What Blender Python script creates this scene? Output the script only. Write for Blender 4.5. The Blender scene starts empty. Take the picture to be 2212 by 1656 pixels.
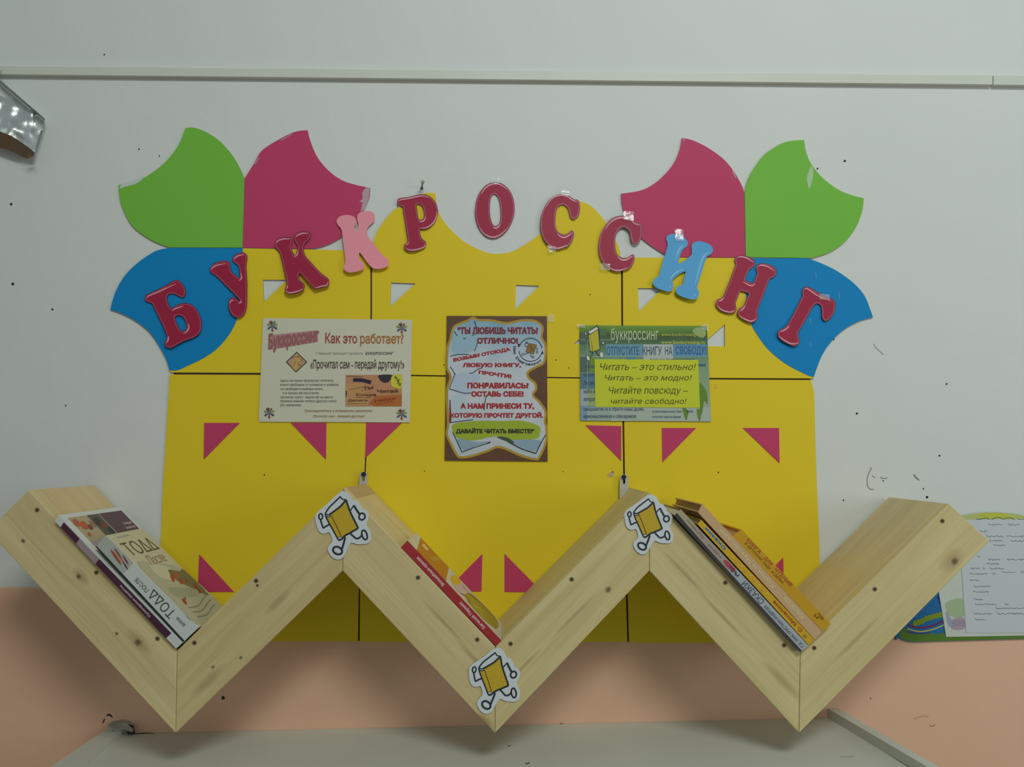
import bpy, math, random
from mathutils import Vector, Matrix
from mathutils.geometry import tessellate_polygon, delaunay_2d_cdt

random.seed(7)
S = bpy.context.scene
COL = S.collection
PI = math.pi

# ------------------------------------------------------------------ camera
F, CX, CY = 1550.0, 1106.0, 828.0          # focal length and centre in pixels of the 2212 x 1656 frame
ny = Vector(((1100 - CX) / F, -(985 - CY) / F, -1)).normalized()   # wall normal seen by the camera
nx = Vector((1, -0.0075, 0)); nx = (nx - ny * nx.dot(ny)).normalized()
nz = nx.cross(ny)
RW = Matrix((nx, ny, nz))                  # camera space -> world space
CAM = Vector((0, -1.46, 1.55))
cd = bpy.data.cameras.new('camera'); cam = bpy.data.objects.new('camera', cd); COL.objects.link(cam)
cam.matrix_world = Matrix.Translation(CAM) @ RW.to_4x4()
cd.sensor_width = 36; cd.lens = F / 2212 * 36; cd.clip_start = 0.02; cd.clip_end = 50
S.camera = cam

# ------------------------------------------------------------------ light
wd = bpy.data.worlds.new('world'); S.world = wd; wd.use_nodes = True
wd.node_tree.nodes['Background'].inputs[0].default_value = (0.90, 1.0, 0.97, 1)
wd.node_tree.nodes['Background'].inputs[1].default_value = 0.2
def area(name, loc, target, sx, sy, power, col):
    l = bpy.data.lights.new(name, 'AREA'); l.shape = 'RECTANGLE'; l.size = sx; l.size_y = sy; l.energy = power; l.color = col
    o = bpy.data.objects.new(name, l); COL.objects.link(o); o.location = loc
    o.rotation_euler = (Vector(target) - Vector(loc)).to_track_quat('-Z', 'Y').to_euler()
    return o
area('ceiling_lamp', (0.75, -2.75, 3.72), (0.2, 0, 1.3), 1.3, 0.5, 45.5, (0.97, 1.0, 0.95))
area('right_fill_light', (3.2, -2.2, 1.9), (0.6, 0, 1.3), 1.3, 1.5, 19, (0.93, 1.0, 1.0))  # added fill from out of frame, brightens the wall towards the right
S.view_settings.view_transform = 'Standard'; S.view_settings.look = 'None'
S.view_settings.gamma = 1; S.view_settings.use_curve_mapping = False
S.view_settings.exposure = 0.0

# ------------------------------------------------------------------ helpers
def ray(px, py):
    return RW @ Vector(((px - CX) / F, -(py - CY) / F, -1))
def W(px, py, y=0.0):
    d = ray(px, py); return CAM + d * ((y - CAM.y) / d.y)
def PL(y):
    return lambda px, py: W(px, py, y)

def srgb(c):
    return tuple(((v / 255) / 12.92 if v / 255 <= 0.04045 else ((v / 255 + 0.055) / 1.055) ** 2.4) for v in c)
MC = {}
def mat(name, col, rough=0.6, metal=0.0, spec=0.5, coat=0.0, noise=0.0, nscale=8, bump=0.0, bscale=200):
    if name in MC: return MC[name]
    m = bpy.data.materials.new(name); m.use_nodes = True; nt = m.node_tree; b = nt.nodes['Principled BSDF']
    b.inputs['Base Color'].default_value = (*col, 1); b.inputs['Roughness'].default_value = rough
    b.inputs['Metallic'].default_value = metal; b.inputs['Specular IOR Level'].default_value = spec
    b.inputs['Coat Weight'].default_value = coat; b.inputs['Coat Roughness'].default_value = 0.15
    tc = nt.nodes.new('ShaderNodeTexCoord')
    if noise:
        n = nt.nodes.new('ShaderNodeTexNoise'); n.inputs['Scale'].default_value = nscale; n.inputs['Detail'].default_value = 5
        nt.links.new(tc.outputs['Object'], n.inputs['Vector'])
        mx = nt.nodes.new('ShaderNodeMix'); mx.data_type = 'RGBA'
        mx.inputs[6].default_value = (*[v * (1 - noise) for v in col], 1); mx.inputs[7].default_value = (*[min(1, v * (1 + noise)) for v in col], 1)
        nt.links.new(n.outputs['Fac'], mx.inputs[0]); nt.links.new(mx.outputs[2], b.inputs['Base Color'])
    if bump:
        n2 = nt.nodes.new('ShaderNodeTexNoise'); n2.inputs['Scale'].default_value = bscale; n2.inputs['Detail'].default_value = 3
        nt.links.new(tc.outputs['Object'], n2.inputs['Vector'])
        bp = nt.nodes.new('ShaderNodeBump'); bp.inputs['Strength'].default_value = bump; bp.inputs['Distance'].default_value = 0.001
        nt.links.new(n2.outputs['Fac'], bp.inputs['Height']); nt.links.new(bp.outputs[0], b.inputs['Normal'])
    MC[name] = m; return m
def cm(c, rough=0.6, **k):            # a print or paint colour by its sRGB value
    return mat('print_%d_%d_%d' % tuple(c), srgb(c), rough, **k)
def gradmat(name, stops, rough=0.5, axis=2, noise=0.0):
    """a printed colour gradient along a world axis: stops = [(pos, srgb)], pos in metres"""
    m = bpy.data.materials.new(name); m.use_nodes = True; nt = m.node_tree; b = nt.nodes['Principled BSDF']
    g = nt.nodes.new('ShaderNodeNewGeometry'); sp = nt.nodes.new('ShaderNodeSeparateXYZ'); nt.links.new(g.outputs['Position'], sp.inputs[0])
    mr = nt.nodes.new('ShaderNodeMapRange'); mr.inputs[1].default_value = stops[0][0]; mr.inputs[2].default_value = stops[-1][0]
    nt.links.new(sp.outputs[axis], mr.inputs[0])
    src = mr.outputs[0]
    if noise:
        n = nt.nodes.new('ShaderNodeTexNoise'); n.inputs['Scale'].default_value = 22; nt.links.new(g.outputs['Position'], n.inputs['Vector'])
        ma = nt.nodes.new('ShaderNodeMath'); ma.operation = 'MULTIPLY_ADD'; ma.inputs[1].default_value = noise; ma.inputs[2].default_value = -noise / 2
        nt.links.new(n.outputs['Fac'], ma.inputs[0]); ad = nt.nodes.new('ShaderNodeMath'); nt.links.new(ma.outputs[0], ad.inputs[0]); nt.links.new(src, ad.inputs[1]); src = ad.outputs[0]
    cr = nt.nodes.new('ShaderNodeValToRGB'); nt.links.new(src, cr.inputs[0])
    a, z = stops[0][0], stops[-1][0]; el = cr.color_ramp.elements
    while len(el) < len(stops): el.new(0.5)
    for e, (p, c) in zip(el, stops): e.position = (p - a) / (z - a); e.color = (*srgb(c), 1)
    nt.links.new(cr.outputs[0], b.inputs['Base Color']); b.inputs['Roughness'].default_value = rough
    return m

def tag(o, label=None, cat=None, group=None, kind=None):
    if label: o['label'] = label
    if cat: o['category'] = cat
    if group: o['group'] = group
    if kind: o['kind'] = kind
    return o
def empty(name, loc, label=None, cat=None, group=None, kind=None):
    o = bpy.data.objects.new(name, None); o.empty_display_size = 0.02; o.location = loc; COL.objects.link(o)
    return tag(o, label, cat, group, kind)
def make(name, verts, faces, m, parent=None, origin=None, rot=None, smooth=False, fm=None):
    """verts in world space -> one mesh object whose origin is `origin` and whose axes are `rot`"""
    verts = [Vector(v) for v in verts]
    if origin is None:
        origin = sum(verts, Vector()) / max(1, len(verts))
    origin = Vector(origin)
    R = rot or Matrix.Identity(3); Ri = R.transposed()
    me = bpy.data.meshes.new(name); me.from_pydata([Ri @ (v - origin) for v in verts], [], faces)
    for mm in (m if isinstance(m, (list, tuple)) else [m]): me.materials.append(mm)
    if fm:
        for p, i in zip(me.polygons, fm): p.material_index = i
    if smooth:
        for p in me.polygons: p.use_smooth = True
    me.update()
    o = bpy.data.objects.new(name, me); COL.objects.link(o)
    base = Vector(parent.matrix_basis.translation) if parent else Vector()
    pp = parent
    while pp is not None and pp.parent is not None: pp = pp.parent; base = base + Vector(pp.matrix_basis.translation)
    if parent: o.parent = parent
    o.matrix_basis = Matrix.Translation(origin - base) @ R.to_4x4()
    return o

def spl(pts, sub=4, closed=True):
    """Catmull-Rom through pts; a point given twice is a sharp corner"""
    n = len(pts); out = []
    rng = range(n) if closed else range(n - 1)
    for i in rng:
        g = (lambda k: pts[k % n]) if closed else (lambda k: pts[min(max(k, 0), n - 1)])
        p0, p1, p2, p3 = g(i - 1), g(i), g(i + 1), g(i + 2)
        if p1 == p2: continue
        for s in range(sub):
            t = s / sub
            out.append(tuple(0.5 * (2 * p1[c] + (p2[c] - p0[c]) * t + (2 * p0[c] - 5 * p1[c] + 4 * p2[c] - p3[c]) * t * t + (3 * p1[c] - p0[c] - 3 * p2[c] + p3[c]) * t ** 3) for c in (0, 1)))
    if not closed: out.append(tuple(pts[-1]))
    return out
def zm(pts, ox, oy, s):
    return [(ox + x / s, oy + y / s) for x, y in pts]
def tess(loops):
    return tessellate_polygon([[Vector((x, y, 0)) for x, y in l] for l in loops])

def plate(name, loops, fn, th, m, parent=None, label=None, cat=None, group=None, edge=None, smooth=False):
    """a flat piece whose front outline (pixel loops: outer, holes) lies at fn(px,py); its back is th further from the viewer"""
    front = [fn(x, y) for l in loops for x, y in l]
    n = len(front); back = [v + Vector((0, th, 0)) for v in front]
    tr = tess(loops); f = []; fm = []
    for a, b, c in tr:
        nrm = (front[b] - front[a]).cross(front[c] - front[a])
        if nrm.y > 0: a, b, c = a, c, b
        f.append((a, b, c)); fm.append(0); f.append((a + n, c + n, b + n)); fm.append(0)
    k = 0
    for l in loops:
        L = len(l)
        ar = sum(l[i][0] * l[(i + 1) % L][1] - l[(i + 1) % L][0] * l[i][1] for i in range(L))
        for i in range(L):
            j = (i + 1) % L
            q = (k + i, k + j, k + j + n, k + i + n)
            hole = k > 0
            if (ar > 0) != hole: q = q[::-1]
            f.append(q); fm.append(1 if edge else 0)
        k += L
    o = make(name, front + back, f, [m, edge] if edge else m, parent, fm=fm)
    return tag(o, label, cat, group)

FONT = {}
def area2(l): return sum(l[i - 1][0] * l[i][1] - l[i][0] * l[i - 1][1] for i in range(len(l))) / 2
def inside(p, l):
    c = False
    for i in range(len(l)):
        (x0, y0), (x1, y1) = l[i - 1], l[i]
        if (y0 > p[1]) != (y1 > p[1]) and p[0] < (x1 - x0) * (p[1] - y0) / (y1 - y0) + x0: c = not c
    return c
def glyphs(s, bold=0.0, sp=1.0):
    """outlines of a line of text, each outer contour filled with its own holes -> (verts (u, v, layer), tris), fitted to 0..1"""
    key = (s, bold, sp)
    if key in FONT: return FONT[key]
    c = bpy.data.curves.new('t', 'FONT'); c.body = s; c.space_character = sp
    o = bpy.data.objects.new('t', c); COL.objects.link(o); bpy.context.view_layer.update()
    cu = o.to_curve(bpy.context.evaluated_depsgraph_get()); loops = []
    for spn in cu.splines:
        bp = spn.bezier_points; n = len(bp); l = []
        for i in range(n):
            a, b = bp[i], bp[(i + 1) % n]; p0, p1, p2, p3 = a.co, a.handle_right, b.handle_left, b.co
            d = p3 - p0; flat = d.length < 1e-6 or (abs((p1 - p0).cross(d).z) + abs((p2 - p0).cross(d).z)) / d.length < 0.004
            for t in ((0,) if flat else (0, .33, .67)):
                q = p0 * (1 - t) ** 3 + p1 * 3 * t * (1 - t) ** 2 + p2 * 3 * t * t * (1 - t) + p3 * t ** 3
                if not l or math.hypot(q.x - l[-1][0], q.y - l[-1][1]) > 1e-4: l.append((q.x, q.y))
        if len(l) > 2 and math.hypot(l[0][0] - l[-1][0], l[0][1] - l[-1][1]) < 1e-4: l.pop()
        if len(l) > 2: loops.append(l)
    o.to_curve_clear(); bpy.data.objects.remove(o); bpy.data.curves.remove(c)
    hole_of = {}
    for i, l in enumerate(loops):
        cand = [k for k, q in enumerate(loops) if k != i and abs(area2(q)) > abs(area2(l)) and area2(q) * area2(l) < 0 and sum(inside(p, q) for p in l) > 0.85 * len(l)]
        if cand: hole_of[i] = min(cand, key=lambda k: abs(area2(loops[k])))
    if bold:
        new = []
        for q, l in enumerate(loops):
            n = len(l); m = []; sg = (1 if area2(l) > 0 else -1) * (-1 if q in hole_of else 1)
            for i in range(n):
                ax, ay = l[i][0] - l[i - 1][0], l[i][1] - l[i - 1][1]; bx, by = l[(i + 1) % n][0] - l[i][0], l[(i + 1) % n][1] - l[i][1]
                la, lb2 = math.hypot(ax, ay) or 1, math.hypot(bx, by) or 1; nx_, ny_ = (ay / la + by / lb2) * sg, -(ax / la + bx / lb2) * sg; ll = math.hypot(nx_, ny_) or 1
                k = bold * min(1.5, 2 / ll); m.append((l[i][0] + nx_ / ll * k, l[i][1] + ny_ / ll * k))
            new.append(m)
        loops = new
    v, f = [], []; grp = []
    for l in sorted(loops, key=lambda l: min(p[0] for p in l)):          # one group per glyph
        a, b = min(p[0] for p in l), max(p[0] for p in l)
        if grp and a < grp[-1][1] - 1e-4: grp[-1][0].append(l); grp[-1][1] = max(b, grp[-1][1])
        else: grp.append([[l], b])
    for ls, _ in grp:
        pv, pe = [], []
        for l in ls:
            b = len(pv); pv += [Vector(p) for p in l]; pe += [(b + k, b + (k + 1) % len(l)) for k in range(len(l))]
        ov, _, of, *_r = delaunay_2d_cdt(pv, pe, [], 0, 1e-5)
        b = len(v); v += [(p.x, p.y, 0) for p in ov]
        for t in of:
            cx, cy = sum(ov[q].x for q in t) / len(t), sum(ov[q].y for q in t) / len(t); w = 0
            for l in ls:
                for k in range(len(l)):
                    (ax, ay), (bx, by) = l[k - 1], l[k]
                    if (ay <= cy) != (by <= cy) and cx < (bx - ax) * (cy - ay) / (by - ay) + ax: w += 1 if by > ay else -1
            if w: f.append(tuple(b + q for q in t))
    x0 = min(p[0] for p in v); x1 = max(p[0] for p in v); y0 = min(p[1] for p in v); y1 = max(p[1] for p in v)
    v = [((p[0] - x0) / (x1 - x0), (p[1] - y0) / max(1e-6, (y1 - y0)), p[2]) for p in v]
    FONT[key] = (v, f); return FONT[key]

class Ink:
    """flat print: thin lines, patches and lettering laid on a surface given by fn(px,py) -> world"""
    def __init__(s, fn, ox=0, oy=0, sc=1): s.fn = fn; s.o = (ox, oy, sc); s.v = []; s.f = []; s.m = []; s.ms = []
    def mi(s, m):
        if m not in s.ms: s.ms.append(m)
        return s.ms.index(m)
    ld = Vector((0, -1, 0)); cnt = 0
    def p(s, x, y): return s.fn(s.o[0] + x / s.o[2], s.o[1] + y / s.o[2]) + s.ld * (0.000012 * (s.cnt % 16))
    def poly(s, pts, m, holes=()):
        s.cnt += 1; loops = [pts] + list(holes); b = len(s.v)
        for l in loops: s.v += [s.p(x, y) for x, y in l]
        for t in tess(loops): s.f.append(tuple(b + i for i in t)); s.m.append(s.mi(m))
    def stroke(s, pts, w, m, smooth=True, closed=False, taper=False):
        s.cnt += 1
        if smooth and len(pts) > 2: pts = spl(pts, 4, closed)
        n = len(pts); b = len(s.v); L = []
        for i in range(n):
            a = pts[i - 1] if (i or closed) else pts[0]; c = pts[(i + 1) % n] if (i < n - 1 or closed) else pts[-1]
            dx, dy = c[0] - a[0], c[1] - a[1]; d = math.hypot(dx, dy) or 1
            ww = w / 2 * ((0.25 + 0.75 * math.sin(PI * (i + 0.3) / (n - 0.4))) if taper else 1)
            L.append((pts[i][0] - dy / d * ww, pts[i][1] + dx / d * ww)); L.append((pts[i][0] + dy / d * ww, pts[i][1] - dx / d * ww))
        s.v += [s.p(x, y) for x, y in L]
        for i in range(n if closed else n - 1):
            j = (i + 1) % n; s.f.append((b + 2 * i, b + 2 * i + 1, b + 2 * j + 1, b + 2 * j)); s.m.append(s.mi(m))
    def disc(s, x, y, rx, ry, m, rot=0, ring=None, n=14):
        c, q = math.cos(rot), math.sin(rot)
        e = lambda k: [(x + rx * k * math.cos(t) * c - ry * k * math.sin(t) * q, y + rx * k * math.cos(t) * q + ry * k * math.sin(t) * c) for t in [2 * PI * i / n for i in range(n)]]
        if ring: s.stroke(e(1), ring, m, smooth=False, closed=True)
        else: s.poly(e(1), m)
    def text(s, st, q, m, bold=0.0, shear=0.0, sp=1.0):
        """q = (bottom-left, bottom-right, top-right, top-left) of the inked box"""
        if len(q) == 4 and not isinstance(q[0], tuple):
            x0, y0, x1, y1 = q; q = ((x0, y1), (x1, y1), (x1, y0), (x0, y0))
        s.cnt += 1; v, f = glyphs(st, bold, sp); b = len(s.v); (ax, ay), (bx, by), (cx, cy), (dx, dy) = q
        for u, t, ly in v:
            u2 = u * (1 - shear) + shear * t
            s.v.append(s.p((ax * (1 - u2) + bx * u2) * (1 - t) + (dx * (1 - u2) + cx * u2) * t, (ay * (1 - u2) + by * u2) * (1 - t) + (dy * (1 - u2) + cy * u2) * t) + s.ld * (0.000004 * ly))
        k = s.mi(m)
        for t in f: s.f.append(tuple(b + i for i in t)); s.m.append(k)
    def done(s, name, parent, label=None):
        o = make(name, s.v, s.f, s.ms, parent, fm=s.m)
        return tag(o, label)

def rect(x0, y0, x1, y1): return [(x0, y0), (x1, y0), (x1, y1), (x0, y1)]

# ------------------------------------------------------------------ materials
M_YEL = mat('yellow_panel', (0.80, 0.62, 0.022), 0.6, spec=.25, noise=0.05, nscale=3)
M_MAG = mat('magenta_panel', (0.56, 0.055, 0.15), 0.6, spec=.25)
M_GRN = mat('green_panel', (0.19, 0.53, 0.06), 0.6, spec=.25)
M_BLU = mat('blue_panel', (0.004, 0.25, 0.60), 0.6, spec=.2)
M_FOAM = mat('board_core', (0.42, 0.36, 0.27), 0.8)
M_CRIM = mat('crimson_print', (0.37, 0.016, 0.058), 0.5, spec=.3)
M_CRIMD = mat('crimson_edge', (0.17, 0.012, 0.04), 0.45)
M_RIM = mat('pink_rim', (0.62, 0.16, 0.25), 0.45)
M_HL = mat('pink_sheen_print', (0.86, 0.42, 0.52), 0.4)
M_PAPER = mat('paper_back', (0.75, 0.75, 0.72), 0.8)
M_WHITE = mat('white_card', (0.66, 0.72, 0.76), 0.6)
M_INK = mat('black_ink', (0.02, 0.03, 0.04), 0.5)
M_METAL = mat('zinc', (0.72, 0.72, 0.68), 0.35, metal=0.6)
M_SCREW = mat('screw_steel', (0.15, 0.11, 0.055), 0.6)
M_DARK = mat('dark_hole', (0.02, 0.018, 0.015), 0.9)
M_LEDGE = mat('ledge_paint', (0.60, 0.64, 0.57), 0.45, noise=0.08, nscale=6, bump=0.15, bscale=60)

def wallmat():
    m = bpy.data.materials.new('wall_paint'); m.use_nodes = True; nt = m.node_tree; b = nt.nodes['Principled BSDF']; N = nt.nodes.new; L = nt.links.new
    g = N('ShaderNodeNewGeometry'); sp = N('ShaderNodeSeparateXYZ'); L(g.outputs['Position'], sp.inputs[0])
    n = N('ShaderNodeTexNoise'); n.inputs['Scale'].default_value = 2.2; n.inputs['Detail'].default_value = 4; L(g.outputs['Position'], n.inputs['Vector'])
    w = N('ShaderNodeMix'); w.data_type = 'RGBA'; w.inputs[6].default_value = (0.665, 0.715, 0.69, 1); w.inputs[7].default_value = (0.735, 0.765, 0.745, 1); L(n.outputs['Fac'], w.inputs[0])
    p = N('ShaderNodeMix'); p.data_type = 'RGBA'; p.inputs[6].default_value = (0.76, 0.46, 0.31, 1); p.inputs[7].default_value = (0.84, 0.55, 0.38, 1); L(n.outputs['Fac'], p.inputs[0])
    zl = W(45, 1268, 0).z
    n2 = N('ShaderNodeTexNoise'); n2.inputs['Scale'].default_value = 40; L(g.outputs['Position'], n2.inputs['Vector'])
    a = N('ShaderNodeMath'); a.operation = 'MULTIPLY_ADD'; a.inputs[1].default_value = 0.006; L(n2.outputs['Fac'], a.inputs[0]); L(sp.outputs[2], a.inputs[2])
    mr = N('ShaderNodeMapRange'); mr.inputs[1].default_value = zl; mr.inputs[2].default_value = zl + 0.006; L(a.outputs[0], mr.inputs[0])
    x = N('ShaderNodeMix'); x.data_type = 'RGBA'; L(mr.outputs[0], x.inputs[0]); L(p.outputs[2], x.inputs[6]); L(w.outputs[2], x.inputs[7])
    L(x.outputs[2], b.inputs['Base Color']); b.inputs['Roughness'].default_value = 0.6; b.inputs['Specular IOR Level'].default_value = 0.25
    n3 = N('ShaderNodeTexNoise'); n3.inputs['Scale'].default_value = 9; n3.inputs['Detail'].default_value = 6; L(g.outputs['Position'], n3.inputs['Vector'])
    bp = N('ShaderNodeBump'); bp.inputs['Strength'].default_value = 0.25; bp.inputs['Distance'].default_value = 0.01; L(n3.outputs['Fac'], bp.inputs['Height']); L(bp.outputs[0], b.inputs['Normal'])
    return m

def wood(name, seed, c1, c2, knots=(), streaks=()):
    """pine: grain runs along the board's own x axis; knots = (x, z, radius) in board space, seen on its face"""
    m = bpy.data.materials.new(name); m.use_nodes = True; nt = m.node_tree; b = nt.nodes['Principled BSDF']; N = nt.nodes.new; L = nt.links.new
    tc = N('ShaderNodeTexCoord')
    def noise(loc, sc, scale, det, dist):
        mp = N('ShaderNodeMapping'); mp.inputs['Location'].default_value = loc; mp.inputs['Scale'].default_value = sc; L(tc.outputs['Object'], mp.inputs[0])
        n = N('ShaderNodeTexNoise'); n.inputs['Scale'].default_value = scale; n.inputs['Detail'].default_value = det; n.inputs['Distortion'].default_value = dist; L(mp.outputs[0], n.inputs['Vector']); return n
    n1 = noise((seed, seed * 1.7, seed * 0.6), (1.1, 9, 14), 3.0, 4, 0.7)
    cr = N('ShaderNodeValToRGB'); L(n1.outputs['Fac'], cr.inputs[0]); e = cr.color_ramp.elements
    e[0].position = 0.22; e[0].color = (*c2, 1); e[1].position = 0.62; e[1].color = (*c1, 1)
    n2 = noise((seed * 3, 0, 0), (2.5, 90, 140), 2.0, 3, 0.2)
    mx = N('ShaderNodeMix'); mx.data_type = 'RGBA'; mx.blend_type = 'MULTIPLY'; mx.inputs[0].default_value = 0.16; L(cr.outputs[0], mx.inputs[6])
    cr2 = N('ShaderNodeValToRGB'); L(n2.outputs['Fac'], cr2.inputs[0]); cr2.color_ramp.elements[0].position = 0.35; cr2.color_ramp.elements[0].color = (0.62, 0.52, 0.36, 1); cr2.color_ramp.elements[1].position = 0.55; cr2.color_ramp.elements[1].color = (1, 1, 1, 1)
    L(cr2.outputs[0], mx.inputs[7]); out = mx.outputs[2]
    for (kx, kz, r, col, sx, st) in [(a, c, d * .8, (0.36, 0.25, 0.11, 1), s, .55) for a, c, d, s in streaks] + [(a, c, d * .8, (0.12, 0.08, 0.03, 1), 1.3, .9) for a, c, d in knots]:
        mp = N('ShaderNodeMapping'); mp.inputs['Location'].default_value = (-kx / sx, 0, -kz); mp.inputs['Scale'].default_value = (1 / sx, 0, 1); L(tc.outputs['Object'], mp.inputs[0])
        ln = N('ShaderNodeVectorMath'); ln.operation = 'LENGTH'; L(mp.outputs[0], ln.inputs[0])
        wv = N('ShaderNodeMath'); wv.operation = 'MULTIPLY_ADD'; wv.inputs[1].default_value = -r * 0.9; L(n2.outputs['Fac'], wv.inputs[0]); L(ln.outputs['Value'], wv.inputs[2])
        mr = N('ShaderNodeMapRange'); mr.inputs[1].default_value = 0.0; mr.inputs[2].default_value = r * 0.9; mr.inputs[3].default_value = st; mr.inputs[4].default_value = 0.0; L(wv.outputs[0], mr.inputs[0])
        k = N('ShaderNodeMix'); k.data_type = 'RGBA'; L(mr.outputs[0], k.inputs[0]); L(out, k.inputs[6]); k.inputs[7].default_value = col; out = k.outputs[2]
    L(out, b.inputs['Base Color']); b.inputs['Roughness'].default_value = 0.55
    bp = N('ShaderNodeBump'); bp.inputs['Strength'].default_value = 0.12; bp.inputs['Distance'].default_value = 0.001; L(n2.outputs['Fac'], bp.inputs['Height']); L(bp.outputs[0], b.inputs['Normal'])
    return m

# ------------------------------------------------------------------ the room
def quad(name, pts, m, **k): return make(name, pts, [(0, 1, 2, 3)], m, **k)
def box(name, x0, x1, y0, y1, z0, z1, m, parent=None, **k):
    v = [(x, y, z) for x in (x0, x1) for y in (y0, y1) for z in (z0, z1)]
    f = [(0, 1, 3, 2), (4, 6, 7, 5), (0, 4, 5, 1), (2, 3, 7, 6), (0, 2, 6, 4), (1, 5, 7, 3)]
    return make(name, v, f, m, parent, **k)
wall = box('wall_back', -4, 4, 0, 0.12, 0, 3.2, wallmat()); tag(wall, kind='structure')
fl = box('floor', -4, 4, -5, 0, -0.05, 0, mat('floor_lino', (0.34, 0.26, 0.19), 0.5, noise=0.15)); tag(fl, kind='structure')

# painted rail across the wall (its slight slope follows the photo)
def slab(name, pts_top, pts_bot, y0, y1, m, parent=None):
    a, b = W(*pts_top[0], y0), W(*pts_top[1], y0); c, d = W(*pts_bot[1], y0), W(*pts_bot[0], y0)
    fr = [a, b, c, d]; bk = [Vector((p.x, y1, p.z)) for p in fr]
    f = [(0, 3, 2, 1), (4, 5, 6, 7), (0, 1, 5, 4), (1, 2, 6, 5), (2, 3, 7, 6), (3, 0, 4, 7)]
    return make(name, fr + bk, f, m, parent)
rail = slab('trim_1', ((-400, 139), (2144, 163)), ((-400, 156), (2144, 182)), -0.011, 0.0, mat('rail_paint', (0.64, 0.68, 0.61), 0.5, noise=0.05)); tag(rail, kind='structure')
rail2 = slab('trim_2', ((2146, 163), (2650, 169)), ((2146, 182.3), (2650, 189)), -0.011, 0.0, MC['rail_paint']); tag(rail2, kind='structure')

# specks, nail holes and scratches in the paint
def speck(parent, px, py, r, y=0.0, name='nail_hole', m=None):
    pts = [(px + r * math.cos(t) * random.uniform(.6, 1.2), py + r * math.sin(t) * random.uniform(.6, 1.2)) for t in [k * PI / 4 for k in range(8)]]
    return plate(name, [pts], PL(y - 0.0004), 0.0003, m or M_DARK, parent)
for x, y, r in [(300, 322, 2.4), (344, 337, 1.8), (24, 441, 3.2), (27, 613, 3.5), (113, 668, 2.5), (142, 876, 2), (225, 118, 2), (1825, 347, 3), (1766, 364, 2.4),
                (2045, 829, 2.6), (1851, 893, 2.4), (2030, 984, 2.4), (1908, 1038, 1.8), (1822, 1080, 1.8), (1995, 1055, 2), (2003, 1073, 3.4), (1801, 733, 2.2), (482, 1507, 4), (1881, 1508, 1.5)]:
    speck(wall, x, y, r)
mk = Ink(PL(-0.0004)); sm = cm((140, 142, 136))
mk.stroke([(1883, 1009), (1874, 1030), (1874, 1048), (1880, 1056), (1888, 1056)], 2.0, sm)
mk.stroke([(1884, 1026), (1887, 1030), (1891, 1031)], 1.6, sm); mk.stroke([(1902, 1030), (1908, 1033), (1917, 1032)], 2, sm)
mk.stroke([(1973, 1024), (1980, 1032), (1986, 1037)], 4, cm((140, 142, 137)), taper=True)
mk.stroke([(1888, 742), (1892, 750), (1909, 766)], 1.6, cm((160, 166, 160)))
mk.stroke([(1973, 1552), (1995, 1546), (2006, 1548)], 1.8, cm((198, 156, 124))); mk.stroke([(2008, 1566), (2014, 1568), (2020, 1565)], 2, cm((180, 138, 110)))
mk.stroke([(230, 1546), (236, 1543), (243, 1549)], 4, M_DARK, taper=True); mk.stroke([(222, 1562), (224, 1556), (227, 1552)], 3, cm((70, 50, 35)), taper=True)
mk.done('scuff_marks', wall)

# ------------------------------------------------------------------ low cabinet whose white top is the ledge at the foot of the picture
bl, br = W(284, 1583, 0), W(1797, 1550, 0); kx = (br.z - bl.z) / (br.x - bl.x)
def G(px, py, dz=0):                      # pixel -> the plane of the ledge
    d = ray(px, py); z0 = bl.z + dz; t = (z0 - CAM.z + kx * (CAM.x - bl.x)) / (d.z - kx * d.x); return CAM + d * t
cab = empty('cabinet', (0.15, -0.15, 0), 'low white painted cabinet top with raised side rails under the zigzag shelf', 'cabinet')
def ext(a, b, y):                         # carry a line on to depth y
    t = (y - a.y) / (b.y - a.y); return a + (b - a) * t
YF = -0.36
L0, L1 = G(262, 1581), G(177, 1656); R0, R1 = G(1797, 1551), G(1960, 1656)
la, lb = ext(L0, L1, -0.001), ext(L0, L1, YF); ra, rb = ext(R0, R1, -0.001), ext(R0, R1, YF)
def prism4(name, top, dz, m, parent, **k):
    lo = [p + Vector((0, 0, dz)) for p in top]
    return make(name, list(top) + lo, [(0, 1, 2, 3), (7, 6, 5, 4), (0, 4, 5, 1), (1, 5, 6, 2), (2, 6, 7, 3), (3, 7, 4, 0)], m, parent, **k)
prism4('cabinet_top', [la, lb, rb, ra], -0.025, M_LEDGE, cab)
ro0, ro1 = G(1809, 1528, 0.018), G(2029, 1656, 0.018); ri0, ri1 = G(1796, 1534, 0.018), G(2004, 1656, 0.018)
a0, a1 = ext(ro0, ro1, -0.001), ext(ro0, ro1, YF); b0, b1 = ext(ri0, ri1, -0.001), ext(ri0, ri1, YF)
prism4('side_rail', [b0, b1, a1, a0], -0.05, M_LEDGE, cab)
lo0, lo1 = G(233, 1573, 0.008), G(109, 1656, 0.008); li0, li1 = G(262, 1578, 0.008), G(180, 1652, 0.008)
c0, c1 = ext(lo0, lo1, -0.001), ext(lo0, lo1, YF); d0, d1 = ext(li0, li1, -0.001), ext(li0, li1, YF)
prism4('side_rail', [c0, c1, d1, d0], -0.05, M_LEDGE, cab)
zb = min(bl.z, br.z) - 0.06
box('cabinet_body', la.x + 0.01, ra.x - 0.01, YF + 0.02, -0.001, 0.0, zb + 0.03, mat('cabinet_side', (0.62, 0.62, 0.56), 0.5), cab)
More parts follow.
